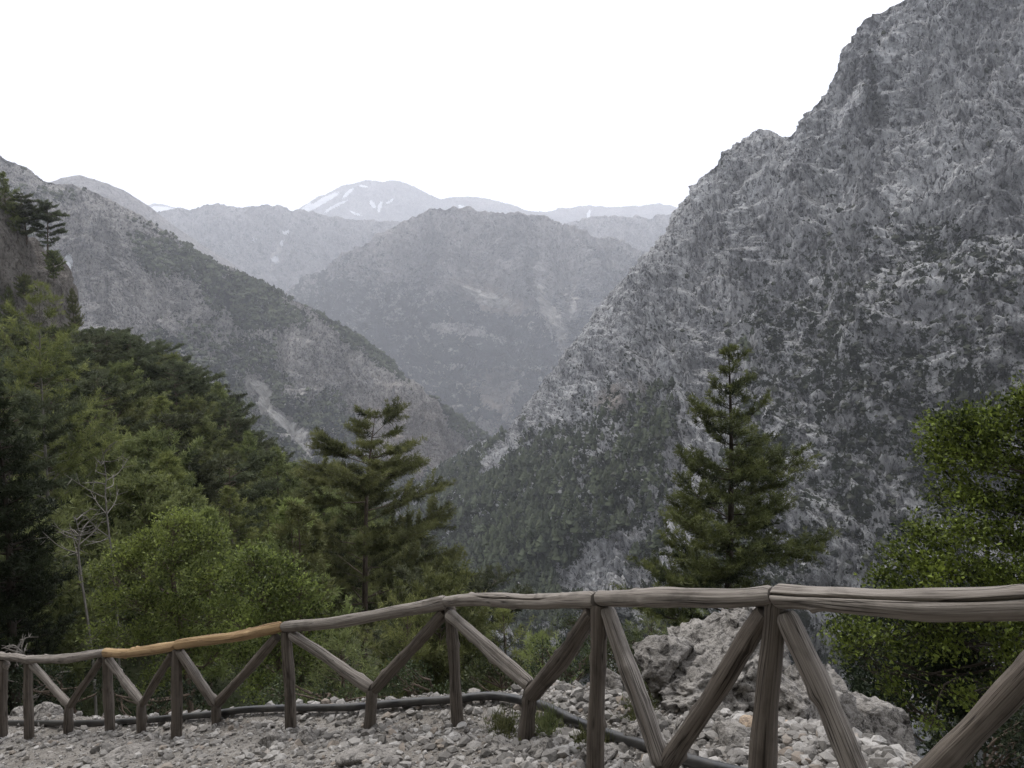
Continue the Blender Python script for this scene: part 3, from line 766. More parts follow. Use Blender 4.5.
# the pipe is stiff: smooth its height
for _ in range(30): pp[1:-1, 2] = .5 * pp[1:-1, 2] + .25 * (pp[:-2, 2] + pp[2:, 2])
o0 = pp[100].copy()
mb = MB(); tube(mb, pp - o0, .032, 16)
o = mb.build('water_pipe', M_PIPE); o.location = o0
tag(o, 'black plastic water pipe lying on the stones behind the railing', 'pipe')

# ------------------------------------------------------------------ stones
def ico(sub):
    bm = bmesh.new(); bmesh.ops.create_icosphere(bm, subdivisions=sub, radius=1)
    v = np.array([w.co[:] for w in bm.verts]); f = np.array([[w.index for w in q.verts] for q in bm.faces]); bm.free()
    return v, f
I1, I2 = ico(1), ico(2)
def angular(v, rng, cuts=7):
    v = v.copy()
    for _ in range(cuts):
        nn = nrm(rng.normal(size=3)); k = rng.uniform(.45, .8)
        d = v @ nn - k
        v = v - np.maximum(d, 0)[:, None] * nn
    return v
def rot_rand(rng, m):
    q = nrm(rng.normal(size=(m, 4))); w, x, y, z = q.T
    return np.stack([1 - 2 * (y * y + z * z), 2 * (x * y - z * w), 2 * (x * z + y * w), 2 * (x * y + z * w), 1 - 2 * (x * x + z * z), 2 * (y * z - x * w), 2 * (x * z - y * w), 2 * (y * z + x * w), 1 - 2 * (x * x + y * y)], -1).reshape(m, 3, 3)

def mat_stone(name):
    n = NT(name); c = n.coord('Object')
    t = n.attr('tint')
    col = n.ramp(t, [(0, (.085, .08, .074)), (.35, (.18, .17, .16)), (.68, (.27, .257, .243)), (.9, (.40, .385, .37)), (.96, (.23, .20, .172)), (1, (.25, .21, .175))])
    b = n.noise(c, 22, 5, .7); d = n.noise(c, 110, 3, .7)
    col = n.mix(n.math('MULTIPLY', n.ramp(b, [(.35, 1), (.5, 0)]), .55), col, (.15, .14, .13))
    col = n.mix(n.math('MULTIPLY', n.ramp(d, [(.4, 1), (.55, 0)]), .35), col, (.2, .19, .18))
    return n.finish(col, .93, n.bump(n.math('ADD', b, n.math('MULTIPLY', d, .4)), .5, .012), .15)
M_STONE = mat_stone('limestone_pebbles')

def scatter_stones(mb, x, y, s, rng, shapes):
    n = len(x)
    z = ground(x, y)
    which = rng.integers(0, len(shapes), n)
    for k, (v, f) in enumerate(shapes):
        sel = np.where(which == k)[0]; m = len(sel)
        if not m: continue
        Rm = rot_rand(rng, m)
        sc = s[sel][:, None] * rng.uniform(.6, 1.25, (m, 3))
        VV = np.einsum('mij,mkj->mki', Rm, v[None] * sc[:, None])
        VV[..., 2] *= .75
        VV = VV + np.stack([x[sel], y[sel], z[sel] + s[sel] * rng.uniform(.05, .45, m)], -1)[:, None]
        FF = f[None] + (np.arange(m) * len(v))[:, None, None]
        mb.add(VV.reshape(-1, 3), FF.reshape(-1, 3), np.repeat(rng.uniform(0, 1, m) ** .8, len(v)))
rng = np.random.default_rng(21)
sh1 = [(angular(I1[0], rng, 5), I1[1]) for _ in range(10)]; sh2 = [(angular(I2[0], rng, 9), I2[1]) for _ in range(8)]
mb = MB()
def sample_path(n, dlo, dhi, pw):
    X, Y = [], []
    while len(X) < n:
        px = rng.uniform(-40, 900, 4000); py = rng.uniform(690, 830, 4000)
        P = on_plane(px, py)
        d = edge_dist(P[:, 0], P[:, 1])
        m = (d > dlo) & (d < dhi) & (P[:, 1] < 13) & (P[:, 1] > 1.5) & (rng.uniform(size=4000) < pw(d))
        X += list(P[m, 0]); Y += list(P[m, 1])
    return np.array(X[:n]), np.array(Y[:n])
x, y = sample_path(24000, -4, .3, lambda d: .4 + .6 * np.exp(-np.abs(d) / .9)); s = np.clip(.007 * (1 / rng.uniform(.012, 1, len(x))) ** .62, .006, .055)
scatter_stones(mb, x, y, s, rng, sh1)
x, y = sample_path(900, -1.6, .25, lambda d: np.exp(-((d + .45) / .5) ** 2)); s = rng.uniform(.018, .058, len(x)) * (.6 + .6 * rng.uniform(size=len(x)) ** 3)
scatter_stones(mb, x, y, s, rng, sh2)
# stones packed round the feet of the posts
for (b_, t_) in list(posts.values()) + list(stubs.values()):
    B = on_plane(*b_); m = 26
    a_ = rng.uniform(0, 6.28, m); r_ = rng.uniform(.05, .17, m)
    scatter_stones(mb, B[0] + r_ * np.cos(a_), B[1] + r_ * np.sin(a_), rng.uniform(.012, .034, m), rng, sh2)
# rubble round the outcrop
px = rng.uniform(560, 930, 1900); py = rng.uniform(660, 860, 1900); P = on_plane(px, py)
dd_ = edge_dist(P[:, 0], P[:, 1]); m = (dd_ < .35)
s = np.clip(.009 * (1 / rng.uniform(.02, 1, m.sum())) ** .62, .008, .052)
scatter_stones(mb, P[m, 0], P[m, 1], s, rng, sh2)
tag(mb.build('gravel', M_STONE, smooth_=False), 'loose pale limestone gravel and broken stones strewn over the trail', 'gravel', kind='stuff')

M_ROCK = mat_rock('karst_rock', (.33, .312, .292), (.20, .187, .174), (.03, .027, .025), 1.0)
M_ROCKT = mat_rock('tan_rock', (.46, .37, .28), (.34, .26, .19), (.15, .12, .10), 1.4)
I5, I6 = ico(5), ico(6)
def rock(px, py, d, size, seed, label, name='rock', mat=None, amp=.28, fr=1.6, sub=5, rz=0, sink=0, cat='rock', cuts=5):
    """a rock whose middle stands at the given place; size = half extents in metres"""
    rg = np.random.default_rng(seed)
    v, f = (I5 if sub == 5 else I6 if sub == 6 else I2 if sub == 2 else ico(sub))
    v = angular(v, rg, cuts)
    q = v * fr + seed * 3.7
    w = np.stack([fbm(q + 11, 3), fbm(q + 31, 3), fbm(q + 51, 3)], -1)
    dsp = amp * ridged(q + .5 * w, 6, .6) + amp * .5 * fbm(q * 3 + w, 5, .62) - amp * .35 * np.clip(fbm(q * 2.3 + 8, 3) - .05, 0, 1) * 3
    v = v * (1 + dsp)[:, None]
    v = v * np.asarray(size)
    c, s_ = math.cos(rz), math.sin(rz)
    v = np.stack([v[:, 0] * c - v[:, 1] * s_, v[:, 0] * s_ + v[:, 1] * c, v[:, 2]], -1)
    if cat == 'rock' or d < 5: v = v * .86 if d > 4.8 else v; d = d * .86 if d > 4.8 else d
    C = at(px, py, d)
    mb = MB(); mb.add(v, f, 0)
    o = mb.build(name, mat or M_ROCK); o.location = C - np.array([0, 0, sink])
    return tag(o, label, cat)
rock(705, 695, 5.9, (.52, .45, .56), 4, 'tall pitted grey boulder behind the railing, broadest of the outcrop', 'boulder', amp=.38, fr=1.9, sub=6, cuts=3)
rock(748, 660, 6.2, (.34, .35, .36), 9, 'rugged pale rock forming the peak of the outcrop behind the thick leaning post', 'rock', amp=.26, fr=1.7, sub=6, cuts=4)
rock(664, 664, 6.0, (.24, .25, .22), 12, 'dark hollowed rock at the upper left shoulder of the big boulder', 'rock', amp=.25)
rock(612, 690, 6.6, (.17, .2, .20), 15, 'smooth upright grey rock just right of the slim post, beside the outcrop', 'rock', amp=.14, fr=1.1)
rock(800, 722, 5.4, (.34, .4, .42), 19, 'jagged dark grey rock between the two braces of the thick post', 'rock', amp=.26, fr=1.6, sub=6)
rock(872, 742, 4.7, (.26, .3, .24), 23, 'pale rounded rock at the right end of the outcrop under the oak', 'rock', amp=.18, fr=1.3, sub=6)
rock(735, 748, 4.9, (.20, .22, .16), 27, 'low broken grey rock at the foot of the thick post', 'rock', amp=.24)
rock(688, 742, 5.1, (.16, .17, .13), 33, 'flat sided light rock in the crook of the two meeting braces', 'rock', amp=.16)
rock(748, 726, 4.95, (.075, .08, .06), 41, 'tan brown stone lodged left of the thick post', 'stone', M_ROCKT, .1, 1.2, 4, cat='stone')
rock(786, 731, 4.9, (.07, .08, .06), 43, 'tan brown stone lodged right of the thick post', 'stone', M_ROCKT, .1, 1.2, 4, cat='stone')
rock(624, 717, 5.9, (.075, .08, .06), 47, 'rounded white stone on the rubble right of the slim post', 'stone', None, .08, 1.0, 4, cat='stone')
rock(700, 752, 4.75, (.30, .28, .20), 57, 'wide craggy grey rock at the base of the big boulder behind the meeting braces', 'rock', None, .32, 1.9, 6)
rock(835, 752, 4.6, (.30, .26, .24), 59, 'craggy grey rock behind the pale weathered brace right of the thick post', 'rock', None, .32, 1.9, 6)
rock(640, 742, 5.2, (.15, .14, .11), 83, 'rough grey rock at the left foot of the big boulder beside the pipe', 'rock', None, .3, 1.8, 5)
rock(905, 786, 4.3, (.2, .2, .16), 53, 'grey rock sloping into the oak shade at the outcrop foot', 'rock', None, .18, 1.4, 5)
def ground_rock(px, py, size, seed, label, rz=0, amp=.14, mat=None):
    P = on_plane(px, py); z = ground(P[0], P[1])[0]
    x_, y_ = proj(np.array([P[0], P[1], z + size[2] * .25]))
    return rock(float(x_), float(y_), P[1], size, seed, label, 'stone', mat, amp, 1.2, 4, rz, cat='stone')
ground_rock(130, 757, (.33, .16, .05), 61, 'long flat pale slab on the trail at the lower left', .5, .1)
ground_rock(380, 752, (.30, .15, .05), 63, 'flat grey slab half buried in the gravel below the middle short post', .3, .1)
ground_rock(270, 744, (.13, .11, .08), 65, 'chunky grey stone on the gravel just left of the post ending the orange rails')
ground_rock(308, 738, (.11, .1, .08), 67, 'dark grey stone heaped just right of the post ending the orange rails')
ground_rock(500, 746, (.11, .1, .08), 69, 'grey stone on the gravel left of the grassy short post')
ground_rock(545, 750, (.10, .1, .08), 71, 'mottled grey stone on the gravel right of the grassy short post')
ground_rock(44, 721, (.22, .15, .13), 73, 'pale stone heaped behind the leftmost full bay of railing', 0, .18)
ground_rock(20, 716, (.14, .12, .12), 75, 'small pale stone behind the far left post', 0, .16)
ground_rock(600, 760, (.12, .1, .08), 77, 'broken grey stone beside the foot of the slim post')

# ------------------------------------------------------------------ trees
def frame_rand(rng, d, k, spread):
    """k directions round each d"""
    n = len(d)
    r = rng.normal(size=(n, k, 3)) * spread
    return nrm(d[:, None] + r)

def tufts(mb, p, d, rng, k, ln, wd, spread=.6, tint=None, along=.0):
    """bunches of narrow needles: p, d (n,3)"""
    n = len(p)
    dirs = frame_rand(rng, d, k, spread)
    L = ln * rng.uniform(.6, 1.2, (n, k, 1)) * (1 if np.isscalar(ln) else 1)
    side = nrm(np.cross(dirs, rng.normal(size=(n, k, 3)))) * wd
    base = p[:, None] + d[:, None] * rng.uniform(-along, along, (n, k, 1))
    V = np.stack([base - side * .6, base + dirs * L * .5 - side, base + dirs * L, base + dirs * L * .5 + side], 2)
    Fq = np.arange(n * k * 4).reshape(-1, 4)
    t = rng.uniform(0, 1, n) if tint is None else tint
    mb.add(V.reshape(-1, 3), Fq, np.repeat(np.clip(t, 0, 1), k * 4))

def conifer(rng, Ht, prof, whorls, per, elev, mbT, mbC, r0=.12, cb=.15, tuft=(12, .16, .010, .6), dens=7.0, sub=.45, droop=0., upturn=.25, lean=(0, 0), seg=7, bare=.25, skip=.0, limb_r=.02, jitter=.25, flat=.5, lobes=None):
    """trunk of limbs in mbT, needles in mbC; foot at the origin. prof(t): half width at t (0 foot, 1 top)"""
    tt = np.linspace(0, 1, 14)
    wob = np.stack([np.sin(tt * 5 + rng.uniform(0, 6)) * .012 * Ht * tt, np.sin(tt * 4 + rng.uniform(0, 6)) * .012 * Ht * tt, np.zeros_like(tt)], 1)
    path = np.stack([lean[0] * tt ** 2, lean[1] * tt ** 2, tt * Ht], 1) + wob
    path = np.vstack([path[0] - [0, 0, .4], path])
    tt2 = np.concatenate([[0], tt])
    tube(mbT, path, r0 * (1 - tt2) ** .8 + .006, max(seg, 6), .06)
    TP, TD, TT = [], [], []
    hs = cb + (1 - cb) * np.linspace(0, .985, whorls) ** .95
    az0 = rng.uniform(0, 6.28)
    for h in hs:
        nb = max(2, int(round(per * rng.uniform(.7, 1.3))))
        for b in range(nb):
            if rng.uniform() < skip: continue
            hh = np.clip(h + rng.uniform(-.5, .5) * (1 - cb) / whorls, cb * .8, .99)
            az = az0 + 2 * np.pi * b / nb + rng.uniform(-.5, .5)
            L = prof(hh) * rng.uniform(1 - jitter * 1.6, 1 + jitter)
            if lobes: L *= lobes(hh, az)
            if L < .05: continue

            el = elev(hh) + rng.normal() * .12
            s = np.linspace(0, 1, 8)
            o = np.array([np.interp(hh, tt, path[1:, k]) for k in range(3)])
            rad = np.array([math.cos(az), math.sin(az), 0])
            z = L * (math.sin(el) * s - droop * s ** 2 * .6 + upturn * s ** 3)
            bp = o + rad * (L * math.cos(el) * s)[:, None] + np.array([0, 0, 1.]) * z[:, None]
            bp += rng.normal(size=3) * .03 * L * s[:, None]
            lr = limb_r * (.4 + .6 * L / max(prof(cb + .05), .1))
            tube(mbT, bp, lr * (1 - s * .85), 5, caps=False)
            # side shoots
            ns = max(3, int(L * dens * .7))
            for q in range(ns):
                u = bare + (1 - bare) * (q + rng.uniform(0, 1)) / ns
                k = u * 7; i0 = min(int(k), 6); f = k - i0
                bpnt = bp[i0] * (1 - f) + bp[i0 + 1] * f
                T = nrm(bp[i0 + 1] - bp[i0])
                sd_ = np.cross(T, [0, 0, 1.]) * (1 if q % 2 else -1)
                l2 = sub * L * (.30 + .75 * math.sin(math.pi * min(1, u * .93)) ** .8) * rng.uniform(.35, 1.15) + .06
                if rng.uniform() < .18: continue
                dd = nrm(sd_ * rng.uniform(.6, 1.) + T * rng.uniform(.5, 1.0) + np.array([0, 0, 1]) * rng.normal() * flat * .5 + np.array([0, 0, .15]))
                m = max(1, int(l2 * dens * 1.1))
                us = (np.arange(m) + rng.uniform(.2, 1, m)) / m
                pts = bpnt + dd * (l2 * us)[:, None] + rng.normal(size=(m, 3)) * .03
                TP.append(pts); TD.append(nrm(dd + np.array([0, 0, .35]) + rng.normal(size=(m, 3)) * .25))
                TT.append(np.clip(.35 + .35 * us + .3 * u + rng.normal() * .22 - .25, 0, 1))
                if l2 > .35: tube(mbT, np.stack([bpnt, bpnt + dd * l2 * .8]), [lr * .35, lr * .15], 3, caps=False)
            TP.append(bp[-3:] ); TD.append(nrm(np.repeat((bp[-1] - bp[-2])[None], 3, 0))); TT.append(np.full(3, .7))
    TP, TD, TT = np.concatenate(TP), np.concatenate(TD), np.concatenate(TT)
    tufts(mbC, TP, TD, rng, tuft[0], tuft[1], tuft[2], tuft[3], TT, .04)

M_PINE = mat_leaf('pine_needles', (.026, .038, .014), (.22, .245, .08), .35, .6, .25)
M_PINEY = mat_leaf('bright_pine_needles', (.036, .052, .014), (.27, .30, .085), .4, .6, .25)
M_FIR = mat_leaf('fir_needles', (.017, .026, .010), (.155, .168, .045), .25, .55, .3)
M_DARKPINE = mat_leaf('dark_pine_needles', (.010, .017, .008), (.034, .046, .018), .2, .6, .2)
M_CYP = mat_leaf('cypress_needles', (.022, .031, .017), (.125, .142, .072), .3, .6, .2)
M_MAPLE = mat_leaf('maple_leaves', (.04, .06, .012), (.30, .385, .072), .5, .5, .35)
M_OAK = mat_leaf('oak_leaves', (.016, .028, .006), (.25, .32, .03), .35, .5, .25)
M_SHRUB = mat_leaf('shrub_leaves', (.018, .028, .010), (.075, .095, .03), .3, .55, .3)
M_BARK = mat_bark('pine_bark', (.16, .125, .10), (.05, .04, .033))
M_BARKP = mat_bark('pale_bark', (.22, .205, .185), (.11, .10, .09))
M_BARKD = mat_bark('dark_bark', (.07, .058, .048), (.025, .02, .017))

def make_tree(name, loc, label, cat, group, fn, mleaf, mbark, rz=0):
    mt, mc = MB(), MB()
    fn(mt, mc)
    r = empty(name, loc, rz); tag(r, label, cat, group)
    mt.build('trunk', mbark, r); mc.build('crown', mleaf, r, smooth_=False)
    return r

def gz(x, y): return float(ground(x, y)[0])
def ground_at(px, d):
    """ground point on the picture column px at distance d"""
    x = float((px - 512) / F * d / CT); return np.array([x, d, gz(x, d)])
def top_z(px, py, d): return float(at(px, py, d)[2])

P_PEAK = lambda w, cb=.15, pw=.8: (lambda t: w * max(.03, (1 - t) / (1 - cb)) ** pw)
def P_UMB(w, cb=.3):
    def f(t):
        u = (t - cb) / (1 - cb)
        return w * max(.1, (.55 + .75 * u) if u < .55 else (.96 * (1 - ((u - .55) / .45) ** 2.2) + .1))
    return f
def P_ROUND(w, cb=.12):
    def f(t):
        u = min(max((t - cb) / (1 - cb), 0), 1); return w * max(.08, math.sin(math.pi * (u * .86 + .14)) ** .7)
    return f

# --- fir standing alone in front of the rock wall
d = 17.0; b = ground_at(733, d); Hf = top_z(735, 347, d) - b[2]
def fir_prof(t):
    py = 347 + (1 - t) * Hf * F / d
    return np.interp(py, [347, 365, 395, 425, 455, 490, 520, 555, 600, 660], [4, 13, 22, 31, 40, 50, 72, 72, 68, 60]) * d / F * .96
def fir_lobes(t, az):
    n_ = float(perlin(np.array([[math.cos(az) * 1.3 + 5.2, math.sin(az) * 1.3 + 2.1, t * 11]]))[0])
    return min(1.3, max(.55, 1.0 + .8 * n_)) * (1.12 if (math.cos(az) < -.4 and .25 < t < .5) else .72 if (math.cos(az) > .2 and t < .5) else 1)
rngF = np.random.default_rng(5)
make_tree('fir_tree', b, 'tall lone dark green fir standing before the grey rock wall', 'tree', None,
  lambda mt, mc: conifer(rngF, Hf, fir_prof, 30, 5.2, lambda t: .12 + .4 * max(0, t - .55), mt, mc, .13, .06, (18, .115, .0075, .8), 18, .40, .14, .32, (-.05, 0), 9, .25, .17, .02, .30, .45, fir_lobes), M_FIR, M_BARKD)

# --- pine behind the maple, reddish trunk showing
d = 40.0; b = ground_at(358, d); Hp = top_z(372, 416, d) - b[2]
def pp_prof(t):
    py = 416 + (1 - t) * Hp * F / d
    return np.interp(py, [416, 430, 455, 480, 500, 520, 560, 600, 640], [14, 30, 48, 62, 70, 72, 82, 84, 60]) * d / F * .93
make_tree('pine_tree', b, 'tall pine with layered boughs and bare reddish trunk in the middle of the gorge slope', 'tree', None,
  lambda mt, mc: conifer(np.random.default_rng(11), Hp, pp_prof, 13, 5.5, lambda t: .05 + .3 * t, mt, mc, .20, .2, (15, .26, .014, .95), 9.5, .5, .08, .12, (.9, 0), 8, .35, .10, .03, .3, .3), M_PINE, M_BARK)

# --- pale-stemmed pine at the left
d = 30.0; b = ground_at(40, d); Hq = top_z(42, 288, d) - b[2]
make_tree('pine_tree', b, 'airy yellow green pine with pale stem and bare pale branches, tallest of the left slope', 'tree', None,
  lambda mt, mc: conifer(np.random.default_rng(12), Hq, P_PEAK(3.1, .12, .7), 17, 4.6, lambda t: .35 + .25 * t, mt, mc, .075, .1, (13, .22, .0105, .85), 8.0, .45, .0, .15, (.2, 0), 8, .3, .12, .022, .3, .5), M_PINEY, M_BARKP)

# --- very dark tree against the left edge
d = 15.0; b = ground_at(-6, d); Hd = top_z(0, 396, d) - b[2]
make_tree('fir_tree', b, 'nearly black narrow fir cut off by the left edge', 'tree', None,
  lambda mt, mc: conifer(np.random.default_rng(13), Hd, P_ROUND(.88, .02), 34, 6, lambda t: .15, mt, mc, .11, .02, (16, .13, .009, .95), 14, .4, .1, .2, (0, 0), 8, .2, .05, .018, .3, .4), M_DARKPINE, M_BARKD)

# --- prototypes for the wooded slope (copied below)
def proto(seed, kind):
    rg = np.random.default_rng(seed)
    if kind == 'pine':
        return lambda mt, mc: conifer(rg, 10, P_PEAK(2.7, .1, .65), 16, 5, lambda t: .15 + .35 * t, mt, mc, .15, .08, (10, .40, .028, .95), 6.2, .46, .0, .18, (.3, .1), 6, .25, .05, .03, .35, .5)
    if kind == 'round':
        return lambda mt, mc: conifer(rg, 9, P_ROUND(2.9, .08), 14, 6, lambda t: .1 + .6 * t, mt, mc, .15, .06, (10, .42, .030, .95), 6.0, .5, .0, .2, (.3, .2), 6, .25, .05, .03, .4, .6)
    return lambda mt, mc: conifer(rg, 11, P_UMB(3.3, .22), 10, 5, lambda t: .05 + .2 * t, mt, mc, .2, .2, (11, .40, .030, .9), 6.2, .5, .05, .12, (.8, .3), 6, .3, .1, .04, .35, .22)
PROTO = {}
rgS = np.random.default_rng(77)
def px_of(p): return [float(v) for v in proj(np.asarray(p, float))]

spots = []
# candidate places, denser near; kept apart
cand = []
for _ in range(9000):
    Y = 20 + 215 * rgS.uniform() ** 1.1; px = rgS.uniform(-40, 470)
    if px > 470 - max(0, Y - 70) * 1.2 + 0: continue
    x = (px - 512) / F * Y
    if x > -1.0 - .02 * Y: continue
    cand.append((x, Y, px))
for (x, Y, px) in cand:
    mind = 2.6 + Y * .03
    if any((x - a) ** 2 + (Y - b_) ** 2 < mind ** 2 for a, b_, *_ in spots): continue
    z = gz(x, Y)
    if Y < 62 and 300 < px < 420: continue            # keep the middle pine clear
    if Y < 18 and px < 110: continue
    if 28 < Y < 33 and px < 90: continue
    spots.append((x, Y, z, px))
spots.sort(key=lambda s: s[1])
cnt = 0
GRP = {'pine': 'pines on the wooded slope', 'round': 'bushy pines on the wooded slope', 'umb': 'flat topped pines on the wooded slope'}
LBL = {'pine': 'mid green pointed pine among its like on the wooded slope left of the gorge', 'round': 'bushy rounded green pine among its like on the wooded slope left of the gorge', 'umb': 'dark flat topped pine with layered boughs among its like on the wooded slope'}
for (x, Y, z, px) in spots:
    u = rgS.uniform()
    kind = ('umb' if u < .55 else 'round' if u < .8 else 'pine') if Y > 95 else ('pine' if u < .55 else 'round' if u < .85 else 'umb')
    var = int(rgS.integers(0, 3)); key = (kind, var)
    sc = rgS.uniform(.75, 1.15) * (.62 if Y < 40 else .8 if Y < 70 else 1.05 if Y < 110 else 1.25)
    py = px_of((x, Y, z + 10 * sc))[1]
    # nothing may rise above the line the trees keep in the photo
    lim = np.interp(px, [-40, 0, 60, 75, 110, 180, 215, 240, 300, 360, 440, 470], [300, 312, 335, 335, 334, 348, 385, 430, 470, 490, 560, 580])
    while py < lim and sc > .35:
        sc *= .92; py = px_of((x, Y, z + 10 * sc))[1]
    if py < lim: continue
    rz = rgS.uniform(0, 6.28)
    if key not in PROTO:
        ml = {'pine': M_PINEY if var == 0 else M_PINE, 'round': M_PINE, 'umb': M_CYP}[kind]
        PROTO[key] = make_tree('pine_tree', (x, Y, z), LBL[kind], 'tree', GRP[kind], proto(100 + var * 7 + len(kind), kind), ml, M_BARK, rz)
        PROTO[key].scale = (sc,) * 3
    else:
        copy_tree(PROTO[key], (x, Y, z), rz, sc)
    cnt += 1
print('slope trees', cnt)

# --- crag at the left edge with pines on it
def crag(px, py, d, size, seed, label, fr=1.5):
    rg = np.random.default_rng(seed); v, f = I6
    v = angular(v, rg, 6); q = v * fr + seed
    w = np.stack([fbm(q + 11, 3), fbm(q + 31, 3), fbm(q + 51, 3)], -1)
    v = v * (1 + .2 * ridged(q * np.array([1, 1, .6]) + .4 * w, 6, .6) + .1 * fbm(q * 4, 4))[:, None] * np.asarray(size)
    mb = MB(); mb.add(v, f, 0); o = mb.build('crag', M_CRAG); o.location = at(px, py, d)
    for key in ('veg', 'scree', 'snow', 'ochre'):
        a = o.data.attributes.new(key, 'FLOAT', 'POINT'); a.data.foreach_set('value', np.full(len(v), {'veg': .12, 'ochre': .15}.get(key, 0), np.float32))
    tag(o, label, 'crag', kind='structure')
M_CRAG = mat_mountain('crag_rock', (.40, .375, .35), (.29, .27, .25), (.12, .11, .105), (.04, .048, .025), (.42, .41, .40), 6, (1, 1, .6), (0, .2, 0), 1.2)
crag(8, 298, 205, (14, 14, 22), 3, 'steep grey crag topped by pines at the left edge')
crag(-45, 275, 200, (16, 16, 24), 6, 'steep grey crag running on beyond the left edge')
def crag_tree(px, py_base, py_top, d, kind, var, label, w=1):
    key = (kind, var)
    B = at(px, py_base, d); sc = (py_base - py_top) * d / F / {'pine': 10, 'round': 9, 'umb': 11}[kind]
    r = copy_tree(PROTO[key], B, px * 1.3, sc, label, 'pines on the crag')
    r.scale = (sc * w, sc * w, sc)
crag_tree(8, 240, 176, 200, 'pine', 1, 'pine on top of the crag, highest of those against the sky', 1.1)
crag_tree(-14, 236, 178, 200, 'pine', 2, 'pine on the crag partly cut off by the left edge', 1.1)
crag_tree(27, 243, 196, 201, 'umb', 1, 'middle pine of the row leaning along the crag top', 1.2)
crag_tree(48, 256, 205, 202, 'umb', 2, 'flat topped pine at the right end of the crag top', 1.0)
crag_tree(54, 280, 252, 198, 'round', 1, 'bushy pine clinging to the right face of the crag', .9)
crag_tree(24, 300, 276, 189, 'round', 2, 'small bushy pine low on the face of the crag', 1.0)
crag_tree(75, 335, 290, 196, 'pine', 2, 'dark narrow pine standing at the foot of the crag', .7)
crag_tree(10, 330, 288, 190, 'pine', 1, 'small dark pine in the lower gully of the crag', .8)

# --- broadleaf trees from leaf masses
def leaves(mb, p, d, rng, size, tint, fold=.3, aspect=.55):
    n = len(p)
    d = nrm(d); side = nrm(np.cross(d, rng.normal(size=(n, 3)))); up = np.cross(side, d)
    s = size * rng.uniform(.45, 1.35, (n, 1))
    mid = p + d * s * .5 + up * s * fold * .3
    V = np.stack([p, mid + side * s * aspect * .5, p + d * s, mid - side * s * aspect * .5], 1)
    mb.add(V.reshape(-1, 3), np.arange(n * 4).reshape(-1, 4), np.repeat(np.clip(tint, 0, 1), 4))

def broadleaf(mt, mc, rng, trunk, clumps, leaf, per_m2, r0=.09, twig_r=.006, rosette=6, topbias=.6, base=np.zeros(3), limb=.022):
    """trunk: points; clumps: (centre, radii). Everything in world space, shifted by -base"""
    tp = catmull(np.array(trunk), 16) - base
    tube(mt, tp, np.linspace(r0, r0 * .35, 16), 8, .1)
    for (c, r) in clumps:
        c = np.asarray(c) - base; r = np.asarray(r)
        j = int(np.argmin(np.linalg.norm(tp - c, axis=1) + 1.2 * np.maximum(tp[:, 2] - c[2] + .3, 0)))
        j = max(3, j); a = tp[j]
        L = np.linalg.norm(c - a)
        m = a * .5 + c * .5 + rng.normal(size=3) * .10 * L - np.array([0, 0, .05 * L])
        lp = catmull(np.stack([a, m, c + rng.normal(size=3) * r * .15]), 9)
        tube(mt, lp, np.linspace(limb * (.5 + .4 * L), twig_r * 1.3, 9), 6, .05, caps=False)
        area = 4 * np.pi * ((r[0] * r[1] + r[0] * r[2] + r[1] * r[2]) / 3)
        nt = max(10, int(area * per_m2 / 14))
        dirs = nrm(rng.normal(size=(nt, 3)) + np.array([0, 0, topbias]))
        rad = rng.uniform(.3, 1, (nt, 1)) ** .4
        # uneven outline: some twigs stick out
        rad = rad * (1 + .2 * fbm(dirs * 1.7 + rng.uniform(0, 90), 3)[:, None] * 2)
        tips = c + dirs * rad * r
        k0 = rng.integers(4, 9, nt)
        st = lp[k0] + rng.normal(size=(nt, 3)) * .02
        for q in range(0, nt, 3):
            mm = (st[q] + tips[q]) / 2 + rng.normal(size=3) * .06 * np.linalg.norm(r)
            tube(mt, np.stack([st[q], mm, tips[q]]), [twig_r, twig_r * .7, twig_r * .3], 3, caps=False)
        kk = 14
        back = rng.uniform(0, .45, (nt, kk, 1)) ** 1.2
        p = tips[:, None] * (1 - back) + st[:, None] * back + rng.normal(size=(nt, kk, 3)) * leaf * 1.3
        dd = nrm(nrm(tips - st)[:, None] * .5 + rng.normal(size=(nt, kk, 3)) * .7 + np.array([0, 0, .25]))
        tn = (.38 + .22 * rng.normal(size=(nt, 1)) + .12 * rng.normal(size=(nt, kk)) + .25 * rng.normal() * .5)
        leaves(mc, p.reshape(-1, 3), dd.reshape(-1, 3), rng, leaf, tn.ravel())

def px_clump(px, py, d, rpx, fl=.7, rng=None):
    r = rpx * d / F * .9
    return (at(px, py, d), (r, r * 1.0, r * fl))

# maple in front left: bright leaf masses
def maple(loc, clumps, label, seed, trunk_top, leaf=.058, per=760, mat=None, name='maple_tree', cat='tree', r0=.09):
    b = np.array(loc)
    tr = [b - [0, 0, .3], b * .6 + np.array(trunk_top) * .4 + np.array([.15, 0, 0]), np.array(trunk_top)]
    return make_tree(name, b, label, cat, None, lambda mt, mc: broadleaf(mt, mc, np.random.default_rng(seed), tr, clumps, leaf, per, r0, base=b), mat or M_MAPLE, M_BARK)

